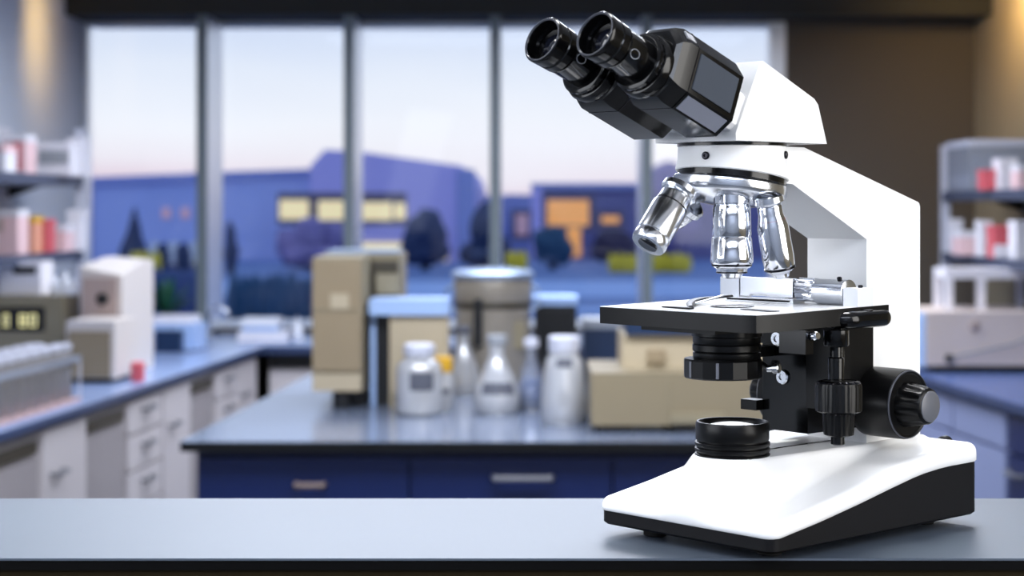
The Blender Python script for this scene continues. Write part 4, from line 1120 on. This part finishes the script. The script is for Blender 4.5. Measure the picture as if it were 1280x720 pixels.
# ================================================================== SHELVES
def shelf_unit(name, label, xf, xb, ya, yb_, zs, side):
    """shelves along a side wall: front edge at xf, back at xb, from ya (near) to yb_ (far)"""
    t = thing(name, label, 'shelf unit', (xb, (ya + yb_) / 2, 0)); oy = (ya + yb_) / 2
    x0, x1 = min(xf, xb) - xb, max(xf, xb) - xb
    for z in zs:
        bm = nb(); box(bm, x0, x1, ya - oy, yb_ - oy, z - 0.045, z, .004); sh = obj('shelf', bm, M['shelf'], t)
        bm = nb()
        sgn = 1 if xf > xb else -1
        prism(bm, [(sgn * .01, yb_ - oy - .06, z - .0455), (sgn * .16, yb_ - oy - .06, z - .0455), (sgn * .01, yb_ - oy - .06, z - .10)],
              [(sgn * .01, yb_ - oy - .04, z - .0455), (sgn * .16, yb_ - oy - .04, z - .0455), (sgn * .01, yb_ - oy - .04, z - .10)])
        obj('bracket', bm, M['dark'], sh, smooth=False)
    for yy_ in (yb_ - .035, ya + .6):
        bm = nb(); box(bm, xf - xb - (.04 if xf > xb else -.0), xf - xb + (.0 if xf > xb else .04), yy_ - oy + .04, yy_ - oy + .08, TZ + .002, zs[0] + 0.225, .002); obj('post', bm, M['post'], t)
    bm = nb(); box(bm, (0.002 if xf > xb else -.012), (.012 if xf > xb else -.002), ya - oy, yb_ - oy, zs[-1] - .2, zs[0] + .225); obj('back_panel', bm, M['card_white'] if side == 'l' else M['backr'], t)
    return t
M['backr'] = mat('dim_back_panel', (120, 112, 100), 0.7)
LSX = -2.11
LZ = (1.545, 1.205)
shelf_unit('wall_shelves', 'slate shelves with white posts on the left wall by the window', LSX, XL + .003, 4.9, 8.2, LZ, 'l')
RSX = W(1178, 0, 8.6).x
RZ = (1.480, 1.185)
shelf_unit('wall_shelves', 'slate shelves with pale post on the right wall', RSX, XR - .003, 4.9, 8.6, RZ, 'r')
def carton(px0, px1, ptop, Y, z, dep, m, label, group, lid=None, mark=None, xface=None, name='carton', cat='box'):
    a, b = W(px0, ptop, Y), W(px1, ptop, Y)
    cx = (a.x + b.x) / 2; w = (b.x - a.x) / 2; h = a.z - z - .0006
    t = thing(name, label, cat, (cx, Y + dep / 2, z + .0006), 0, group)
    lh = min(.03, h * .25)
    bm = nb(); box(bm, -w, w, -dep / 2, dep / 2, 0, h - lh, .003); obj('body', bm, M[m], t)
    bm = nb(); box(bm, -w - .002, w + .002, -dep / 2 - .002, dep / 2 + .002, h - lh + .0003, h, .003); obj('lid', bm, M[lid or m], t)
    if mark:
        mm, u0, u1, v0, v1 = mark
        bm = nb(); box(bm, -w + 2 * w * u0, -w + 2 * w * u1, -dep / 2 - .004, -dep / 2 - .0002, h * v0, h * v1)
        obj('label_patch', bm, M[mm], t)
    return t
gl = 'boxes on the left shelves'
carton(2, 32, 168, 7.45, LZ[0], .16, 'pink', 'pink-white box with a red label on the top left shelf', gl, 'card_white', ('red', .5, .8, .1, .8))
carton(44, 88, 178, 7.75, LZ[0], .18, 'card_white', 'white box with a grey label in the middle of the top left shelf', gl, 'card_white', ('grey_card', .1, .95, .35, .75))
carton(84, 103, 172, 8.02, LZ[0], .15, 'card_white', 'narrow white box at the window end of the top left shelf', gl)
carton(-26, 6, 182, 7.05, LZ[0], .16, 'card_white', 'white box cut by the frame edge on the top left shelf', gl, 'pink')
carton(-4, 22, 262, 7.35, LZ[1], .16, 'pink', 'pale pink box left of the orange one on the lower left shelf', gl, 'card_white', ('pinkgrey', 0.0, .3, .5, .8))
carton(24, 42, 270, 7.55, LZ[1], .14, 'orange', 'orange box with a lime lid on the lower left shelf', gl, 'yellow')
carton(43, 60, 274, 7.70, LZ[1], .12, 'red', 'dark red box on the lower left shelf', gl, 'red')
carton(62, 82, 282, 7.86, LZ[1], .14, 'pink', 'low pink box right of the red one on the lower left shelf', gl, 'card_white')
carton(84, 101, 262, 8.02, LZ[1], .12, 'card_white', 'tall white box at the window end of the lower left shelf', gl)
gr = 'boxes on the right shelves'
# clear bin on the right shelf
a, b = W(1170, 178, 8.05), W(1243, 178, 8.05)
bx0, bx1 = RSX + 0.005, RSX + 0.30
t = thing('clear_bin', 'clear plastic bin with bluish contents on the upper right shelf', 'bin', ((bx0 + bx1) / 2, 8.3, RZ[0] + .0006))
hw = (bx1 - bx0) / 2; hh = W(0, 177, 8.3).z - RZ[0]
bm = nb(); box(bm, -hw, hw, -.22, .22, 0, hh - .03, .006); obj('body', bm, M['clearbin'], t)
bm = nb(); box(bm, -hw - .006, hw + .006, -.226, .226, hh - .0297, hh, .006); obj('lid', bm, M['post'], t)
bm = nb(); box(bm, -hw * .3, hw * .5, -.16, .16, hh * .35, hh * .75, .01); obj('contents', bm, M['grey_card'], t)
bm = nb(); box(bm, -hw * .9, hw * .9, -.18, .18, 0.012, hh * .34, .01); obj('folded_contents', bm, M['card_white'], t)
carton(1229, 1244, 212, 7.68, RZ[0], .10, 'red', 'small red box beside the clear bin on upper right shelf', gr)
carton(1250, 1272, 198, 7.62, RZ[0], .12, 'card_white', 'white box right of the small red one on upper right shelf', gr, 'card_white')
carton(1273, 1300, 206, 7.45, RZ[0], .12, 'pink', 'pale pink box at the frame edge of the upper right shelf', gr, 'card_white')
carton(1191, 1203, 274, 8.42, RZ[1], .12, 'card_white', 'white box next to the post on the lower right shelf', gr)
carton(1199, 1224, 289, 8.00, RZ[1], .14, 'pink', 'low pink box on the lower right shelf', gr, 'card_white')
carton(1226, 1240, 276, 7.82, RZ[1], .10, 'card_white', 'narrow white box left of the red one on lower right shelf', gr)
carton(1242, 1268, 282, 7.60, RZ[1], .12, 'red', 'wide red box on the lower right shelf', gr, 'red', ('card_white', 0.0, 1.0, 0.0, 0.4))
carton(1270, 1296, 276, 7.42, RZ[1], .12, 'card_white', 'white box at the frame edge of the lower right shelf', gr)

# right counter instruments
t = thing('printer', 'wide cream bench instrument with dark base on the right counter', 'lab instrument', (0, 0, 0))
Y = 7.25
x0, x1, z0, z1 = frontbox(1158, 1300, 390, 462, Y)
t.location = ((x0 + x1) / 2, Y + .2, TZ + .0006); w = (x1 - x0) / 2; h = z1 - TZ
t.name = 'plate_reader'
bm = nb(); box(bm, -w, w, -.2, .25, .03, h, .01, 2); body = obj('body', bm, M['reader'], t)
bm = nb(); box(bm, -w + .03, w - .02, -.19, .24, 0, .0295, .004); obj('base', bm, M['dark'], t)
bm = nb(); box(bm, -w - .012, -w - .0005, -.19, .24, 0.02, h - .01, .004); tag(obj('side_panel', bm, M['sky_top'], t), 'pale blue side panel')
bm = nb(); lathe(bm, [(0.016, 0), (.017, .004), (.017, .016), (.012, .02)], axis((-w + .09, -.2005, .06), (0, -1, 0)), 20); obj('knob', bm, M['dark'], body)
bm = nb(); lathe(bm, [(0.022, 0), (.022, .004), (.018, .006)], axis((-w + .20, -.2005, h - .06), (0, -1, 0)), 20); obj('badge', bm, M['pinkgrey'], body)
bm = nb(); tube(bm, [(-w + .10, -.205, .065), (-w + .22, -.206, .09), (-w + .36, -.206, .12), (w - .02, -.205, .16)], .004, 8); obj('seam', bm, M['grey_card'], body)
# frame with glass on the reader (balance hood)
t2 = thing('balance_hood', 'cream framed glass hood standing on the wide instrument at right', 'hood', (t.location.x + .05, Y + .22, TZ + .0012 + h), 0)
bm = nb()
zz = W(0, 338, Y).z - TZ - h
hw0, hw1 = -w + 0.06, w - .02
for a_, b_ in ((hw0, hw0 + .03), (hw0 + .13, hw0 + .165), (hw1 - .03, hw1)): box(bm, a_, b_, -.1, -.07, 0, zz - .0402); 
box(bm, hw0, hw1, -.1, .14, zz - .04, zz, .004)
for a_, b_ in ((hw0, hw0 + .03), (hw1 - .03, hw1)): box(bm, a_, b_, .11, .14, 0, zz - .0402)
obj('hood_frame', bm, M['card_white'], t2, smooth=False)
bm = nb(); box(bm, hw0 + .03, hw1 - .03, -.09, -.086, 0.002, zz - .0404); obj('glass', bm, M['pane'], t2, smooth=False)

# ================================================================== OUTSIDE
OZ = -2.0
def OY(py): return (CZ - OZ) * F / (py - HZ)
struct('ground_outside', box(nb(), -140, 140, YW + 0.6, 420, OZ - .4, OZ), M['asphalt'], smooth=False)
for k, (pa, pb) in enumerate(((352, 372), (384, 392))):
    struct('pavement', box(nb(), -60, 60, OY(pb), OY(pa), OZ + .001, OZ + .02), M['pave'], smooth=False)
def facade(name, label, pts, Y, dep, m, cat='building', zfloor=OZ):
    """pts: outline of the front face above ground as (px, py)"""
    W0 = [W(x, y, Y) for x, y in pts]
    c = Vector(((W0[0].x + W0[-1].x) / 2, Y + dep / 2, zfloor))
    t = thing(name, label, cat, c)
    fr_ = [(p.x - c.x, -dep / 2, max(p.z - c.z, 0)) for p in W0]
    bk = [(x, dep / 2, z) for x, y, z in fr_]
    obj('wall', prism(nb(), fr_, bk), M[m], t, smooth=False)
    return t, c, dep
def pane(t, c, dep, Y, rect, m, name='window', label=None, fr=None, off=0.12):
    x0, x1, z0, z1 = frontbox(*rect, Y)
    if fr:
        e = .35
        f_ = obj('window_frame', box(nb(), x0 - c.x - e, x1 - c.x + e, -dep / 2 - off * .5, -dep / 2 - .01, z0 - c.z - e, z1 - c.z + e), M[fr], t, smooth=False)
        o = obj('lit_pane', box(nb(), x0 - c.x, x1 - c.x, -dep / 2 - off, -dep / 2 - off * .5 - .005, z0 - c.z, z1 - c.z), M[m], f_, smooth=False)
    else:
        o = obj(name, box(nb(), x0 - c.x, x1 - c.x, -dep / 2 - off, -dep / 2 - .01, z0 - c.z, z1 - c.z), M[m], t, smooth=False)
    return o
Y1 = OY(328)
# low left wing
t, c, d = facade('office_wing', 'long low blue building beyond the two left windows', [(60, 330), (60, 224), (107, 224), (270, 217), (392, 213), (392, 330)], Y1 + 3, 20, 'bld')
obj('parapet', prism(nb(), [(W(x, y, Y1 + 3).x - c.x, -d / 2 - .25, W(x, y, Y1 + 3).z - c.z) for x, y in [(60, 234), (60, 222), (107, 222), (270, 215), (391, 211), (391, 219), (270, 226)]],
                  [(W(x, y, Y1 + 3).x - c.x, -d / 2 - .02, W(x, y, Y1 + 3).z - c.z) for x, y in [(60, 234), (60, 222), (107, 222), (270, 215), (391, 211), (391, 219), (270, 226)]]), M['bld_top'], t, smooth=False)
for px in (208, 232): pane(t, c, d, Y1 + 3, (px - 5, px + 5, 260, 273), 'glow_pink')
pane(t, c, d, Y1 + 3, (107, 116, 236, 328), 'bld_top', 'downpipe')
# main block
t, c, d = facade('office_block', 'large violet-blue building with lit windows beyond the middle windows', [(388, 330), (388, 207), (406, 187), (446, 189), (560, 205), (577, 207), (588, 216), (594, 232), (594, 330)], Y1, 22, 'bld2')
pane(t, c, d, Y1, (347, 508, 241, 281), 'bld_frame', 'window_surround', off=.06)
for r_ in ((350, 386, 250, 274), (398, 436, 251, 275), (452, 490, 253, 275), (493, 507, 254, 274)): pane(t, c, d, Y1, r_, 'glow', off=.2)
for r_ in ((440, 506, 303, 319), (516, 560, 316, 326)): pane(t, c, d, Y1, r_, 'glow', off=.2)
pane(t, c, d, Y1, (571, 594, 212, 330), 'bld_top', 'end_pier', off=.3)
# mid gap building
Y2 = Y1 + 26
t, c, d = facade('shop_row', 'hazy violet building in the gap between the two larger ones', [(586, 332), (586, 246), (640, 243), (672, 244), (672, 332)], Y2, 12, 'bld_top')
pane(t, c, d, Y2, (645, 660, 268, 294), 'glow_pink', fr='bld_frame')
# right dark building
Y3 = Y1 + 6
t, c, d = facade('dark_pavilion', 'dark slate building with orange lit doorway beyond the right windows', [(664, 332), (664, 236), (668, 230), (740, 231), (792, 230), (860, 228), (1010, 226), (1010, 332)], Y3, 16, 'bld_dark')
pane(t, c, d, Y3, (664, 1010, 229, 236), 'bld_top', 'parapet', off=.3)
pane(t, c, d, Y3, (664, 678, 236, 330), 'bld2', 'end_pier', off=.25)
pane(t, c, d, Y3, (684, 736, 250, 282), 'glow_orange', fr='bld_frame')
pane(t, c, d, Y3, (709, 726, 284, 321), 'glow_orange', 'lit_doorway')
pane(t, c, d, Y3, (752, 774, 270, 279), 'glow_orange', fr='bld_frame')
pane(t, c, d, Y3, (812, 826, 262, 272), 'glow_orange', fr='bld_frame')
# trees and shrubs
def tree(name, label, px, pbase, Y, blobs, m, group, trunk=0.25, cone=False):
    p = W(px, pbase, Y); p.z = OZ
    t = thing(name, label, 'tree', p, 0, group)
    bm = nb(); s = Y / F
    zt = 0
    for i, (dx, py, rx_, rz_) in enumerate(blobs):
        cz = W(0, py, Y).z - OZ; zt = max(zt, cz)
        if cone:
            lathe(bm, [(rx_ * s, cz - rz_ * s), (rx_ * s * .92, cz - rz_ * s * .7), (rx_ * s * .2, cz + rz_ * s * .8), (0, cz + rz_ * s)], Matrix.Translation((dx * s, 0, 0)), 12, flute=(6, rx_ * s * .25, 0, 2))
        else: blob(bm, (dx * s, 0, cz), (rx_ * s, rx_ * s * .9, rz_ * s), px + i, .3)
    obj('crown', bm, M[m], t)
    bm = nb(); tube(bm, [(0, 0, -.1), (0.05, 0, zt * .4), (0, 0, zt * .7)], [trunk, trunk * .8, trunk * .4], 8); obj('trunk', bm, M['trunk'], t)
tg = 'trees beyond the windows'
YT = OY(335)
tree('fir_tree', 'dark pointed fir behind the tall cream analyser', 164, 335, YT + 3, [(4, 276, 10, 18), (3, 296, 19, 20), (0, 318, 28, 26)], 'tree_dark', tg, cone=True)
tree('round_tree', 'dark rounded tree in front of the violet building', 531, 335, YT - 4, [(0, 298, 28, 32), (-6, 314, 25, 18), (8, 312, 22, 20), (3, 280, 18, 18)], 'tree_dark', tg)
tree('street_tree', 'tall slate-blue tree behind the mullion above the steel drum', 606, 335, YT - 2, [(0, 290, 18, 34), (-10, 318, 20, 16), (16, 312, 16, 20)], 'tree_dark', tg)
tree('round_tree', 'low dark tree left of the orange lit doorway', 690, 335, YT - 3, [(-2, 306, 22, 24), (10, 314, 16, 16)], 'tree_teal', tg)
tree('bare_tree', 'purple bare-looking tree below the lit window strip', 392, 335, YT - 5, [(0, 296, 26, 24), (-26, 306, 20, 20), (26, 300, 20, 24), (-6, 318, 40, 16)], 'tree_purple', tg)
tree('bare_tree', 'small purple tree rising above the dark building right of last mullion', 832, 335, YT + 4, [(0, 232, 26, 26), (-14, 262, 22, 26), (14, 288, 26, 30)], 'tree_purple', tg)
tree('round_tree', 'low dark tree right of the orange lit doorway', 768, 335, YT - 2, [(0, 306, 24, 22), (-14, 314, 14, 14), (16, 312, 16, 16)], 'tree_umber', tg)
tree('slim_tree', 'slim dark tree just right of the left mullion', 288, 335, YT - 8, [(0, 300, 7, 22), (1, 318, 9, 18)], 'tree_dark', tg)
def shrub(label, px0, px1, pt, pb, Y, m, cat='shrub', name='shrub', n=4, group='shrubs outside the windows'):
    a, b = W(px0, pt, Y), W(px1, pb, Y)
    t = thing(name, label, cat, ((a.x + b.x) / 2, Y, OZ), 0, group); w = (b.x - a.x)
    bm = nb(); h = a.z - OZ
    for i in range(n):
        blob(bm, (-w / 2 + w * (i + .5) / n, 0, h * .45), (w / n * .75, w / n * .7, h * .58), px0 + i, .25, 2)
    obj('foliage', bm, M[m], t)
    return t
YS = OY(341)
shrub('yellow flowering shrub beside the fir', 164, 200, 314, 328, YS, 'yellow_veg')
shrub('yellow flowering shrub left of the second mullion by bollards', 246, 262, 314, 328, YS, 'yellow_veg', n=2)
shrub('small yellow shrub below the steel-drum mullion', 634, 658, 314, 328, YS, 'yellow_veg', n=3)
shrub('wide yellow shrub in front of the dark building', 762, 796, 318, 330, YS, 'yellow_veg', n=4)
shrub('yellow shrub under the tilted left objective', 812, 862, 317, 330, YS, 'yellow_veg', n=5)
YH = OY(400)
shrub('dark teal hedge outside the second window', 286, 398, 344, 398, YH, 'tree_teal', 'hedge', 'hedge', 8)
shrub('dark blue hedge outside the first window behind the balance', 176, 262, 336, 398, YH + 3, 'tree_navy', 'hedge', 'hedge', 7)
for i, px in enumerate((193, 217, 243)):
    a = W(px, 302, YS + 5)
    t = thing('bollard', '%s pale post in the row below the blue building' % ('leftmost', 'middle', 'rightmost')[i], 'bollard', (a.x, YS + 5, OZ), 0, 'pale posts outside')
    bm = nb(); lathe(bm, [(.28, 0), (.28, a.z - OZ - .2), (.18, a.z - OZ), (0, a.z - OZ)], None, 16); obj('post', bm, M['bollard'], t)
    bm = nb(); lathe(bm, [(.34, 0), (.34, .3), (.285, .32)], None, 16); obj('collar', bm, M['bld_frame'], t)
for i, (px, nm) in enumerate(((204, 'left'), (229, 'right'))):
    a = W(px, 304, YS + 2)
    t = thing('cypress', 'dark clipped shrub between the pale posts, %s one' % nm, 'shrub', (a.x, YS + 2, OZ), 0, 'dark clipped shrubs outside')
    bm = nb(); blob(bm, (0, 0, (a.z - OZ) * .5), (.42, .42, (a.z - OZ) * .55), i, .2, 2); obj('foliage', bm, M['tree_dark'], t)

# ================================================================== LIGHT
w = bpy.data.worlds.new('evening_sky'); SC.world = w; w.use_nodes = True
nt = w.node_tree; bg = nt.nodes['Background']
tc = nt.nodes.new('ShaderNodeTexCoord'); sep = nt.nodes.new('ShaderNodeSeparateXYZ')
nt.links.new(tc.outputs['Generated'], sep.inputs[0])
ma = nt.nodes.new('ShaderNodeMath'); ma.operation = 'MULTIPLY_ADD'; ma.inputs[1].default_value = 0.5; ma.inputs[2].default_value = 0.5
nt.links.new(sep.outputs['Z'], ma.inputs[0])
ns = nt.nodes.new('ShaderNodeTexNoise'); ns.inputs['Scale'].default_value = 5.0
mp = nt.nodes.new('ShaderNodeMapping'); mp.inputs['Scale'].default_value = (1, 1, 5)
nt.links.new(tc.outputs['Generated'], mp.inputs['Vector']); nt.links.new(mp.outputs['Vector'], ns.inputs['Vector'])
ma2 = nt.nodes.new('ShaderNodeMath'); ma2.operation = 'MULTIPLY_ADD'; ma2.inputs[1].default_value = 0.016; ma2.inputs[2].default_value = -0.008
nt.links.new(ns.outputs['Fac'], ma2.inputs[0])
ma3 = nt.nodes.new('ShaderNodeMath'); nt.links.new(ma.outputs[0], ma3.inputs[0]); nt.links.new(ma2.outputs[0], ma3.inputs[1])
rp = nt.nodes.new('ShaderNodeValToRGB'); e = rp.color_ramp.elements
e[0].position = 0.0; e[0].color = lin((100, 112, 148)); e[1].position = 1.0; e[1].color = lin((186, 204, 238))
for pos, c in ((0.490, (120, 130, 168)), (0.503, (236, 212, 222)), (0.510, (249, 240, 243)), (0.522, (254, 254, 255)), (0.538, (240, 245, 252)), (0.556, (208, 222, 245)), (0.62, (196, 214, 243))):
    x = e.new(pos); x.color = lin(c)
nt.links.new(ma3.outputs[0], rp.inputs['Fac']); nt.links.new(rp.outputs['Color'], bg.inputs['Color'])
bg.inputs['Strength'].default_value = 1.1

def area(name, loc, tgt, size, power, col=(255, 255, 255), spread=180, sy=None):
    l = bpy.data.lights.new(name, 'AREA'); l.energy = power; l.color = lin(col)[:3]
    l.shape = 'RECTANGLE'; l.size = size; l.size_y = sy or size; l.spread = math.radians(spread)
    o = bpy.data.objects.new(name, l); COL.objects.link(o); o.location = loc
    o.rotation_euler = (Vector(tgt) - Vector(loc)).to_track_quat('-Z', 'Y').to_euler()
    return o
MC = (0.22, 1.38, 1.34)
area('right_softbox', (1.55, 0.40, 1.70), MC, 1.2, 16, (255, 253, 250), 130, 1.4)
area('left_softbox', (-1.25, 0.80, 1.80), MC, 1.1, 11.5, (244, 248, 255), 140, 1.3)
area('top_light', (0.25, 1.75, 2.5), MC, 0.5, 4, (255, 255, 255), 60)
area('bench_fill', (-0.95, 1.45, 2.3), (-0.62, 1.4, BZ), 0.6, 6.5, (255, 252, 248), 62, 0.5)  # unseen lamp added to brighten the left part of the bench
area('rear_fill', (0, -0.6, ZC - .02), (0, -0.6, 0), 2.0, 44, (232, 240, 255), 170, 0.8)  # unseen fill added behind the camera to light wall_front and the chrome
area('room_fill_near', (0, 4.3, ZC - .02), (0, 4.3, 0), 2.4, 116, (236, 242, 255), 170, 0.8)  # added fill that brightens the instrument fronts, no fixture modelled
area('room_fill_far', (0, 7.2, ZC - .02), (0, 7.2, 0), 2.8, 115, (236, 242, 255), 170, 0.8)  # added fill for the far half of the room, no fixture modelled
area('wall_wash_left', (-2.2, 8.6, ZC - .03), (-2.6, 8.75, 2.4), 0.3, 2.0, (255, 208, 130), 110, 0.9)
area('wall_wash_right', (2.1, 8.4, ZC - .03), (2.6, 9.2, 2.2), 0.3, 7, (255, 214, 150), 140, 0.2)

# ================================================================== CAMERA
cam = bpy.data.cameras.new('camera'); co = bpy.data.objects.new('camera', cam); COL.objects.link(co)
co.location = (0, 0, CZ); co.rotation_euler = (math.radians(90), 0, 0)
cam.sensor_width = 36; cam.sensor_fit = 'HORIZONTAL'; cam.lens = 36 * F / 1280
cam.shift_x = -(PX - 640) / 1280; cam.shift_y = -(360 - HZ) / 1280
cam.clip_start = 0.05; cam.clip_end = 600
cam.dof.use_dof = True; cam.dof.focus_distance = 1.33; cam.dof.aperture_fstop = 7.0
SC.camera = co
SC.view_settings.view_transform = 'Standard'
SC.view_settings.look = 'None'
SC.view_settings.exposure = 0.0
SC.cycles.use_denoising = True
SC.cycles.max_bounces = 10
SC.cycles.transparent_max_bounces = 16
SC.cycles.sample_clamp_indirect = 6
SC.cycles.caustics_reflective = False
SC.cycles.caustics_refractive = False
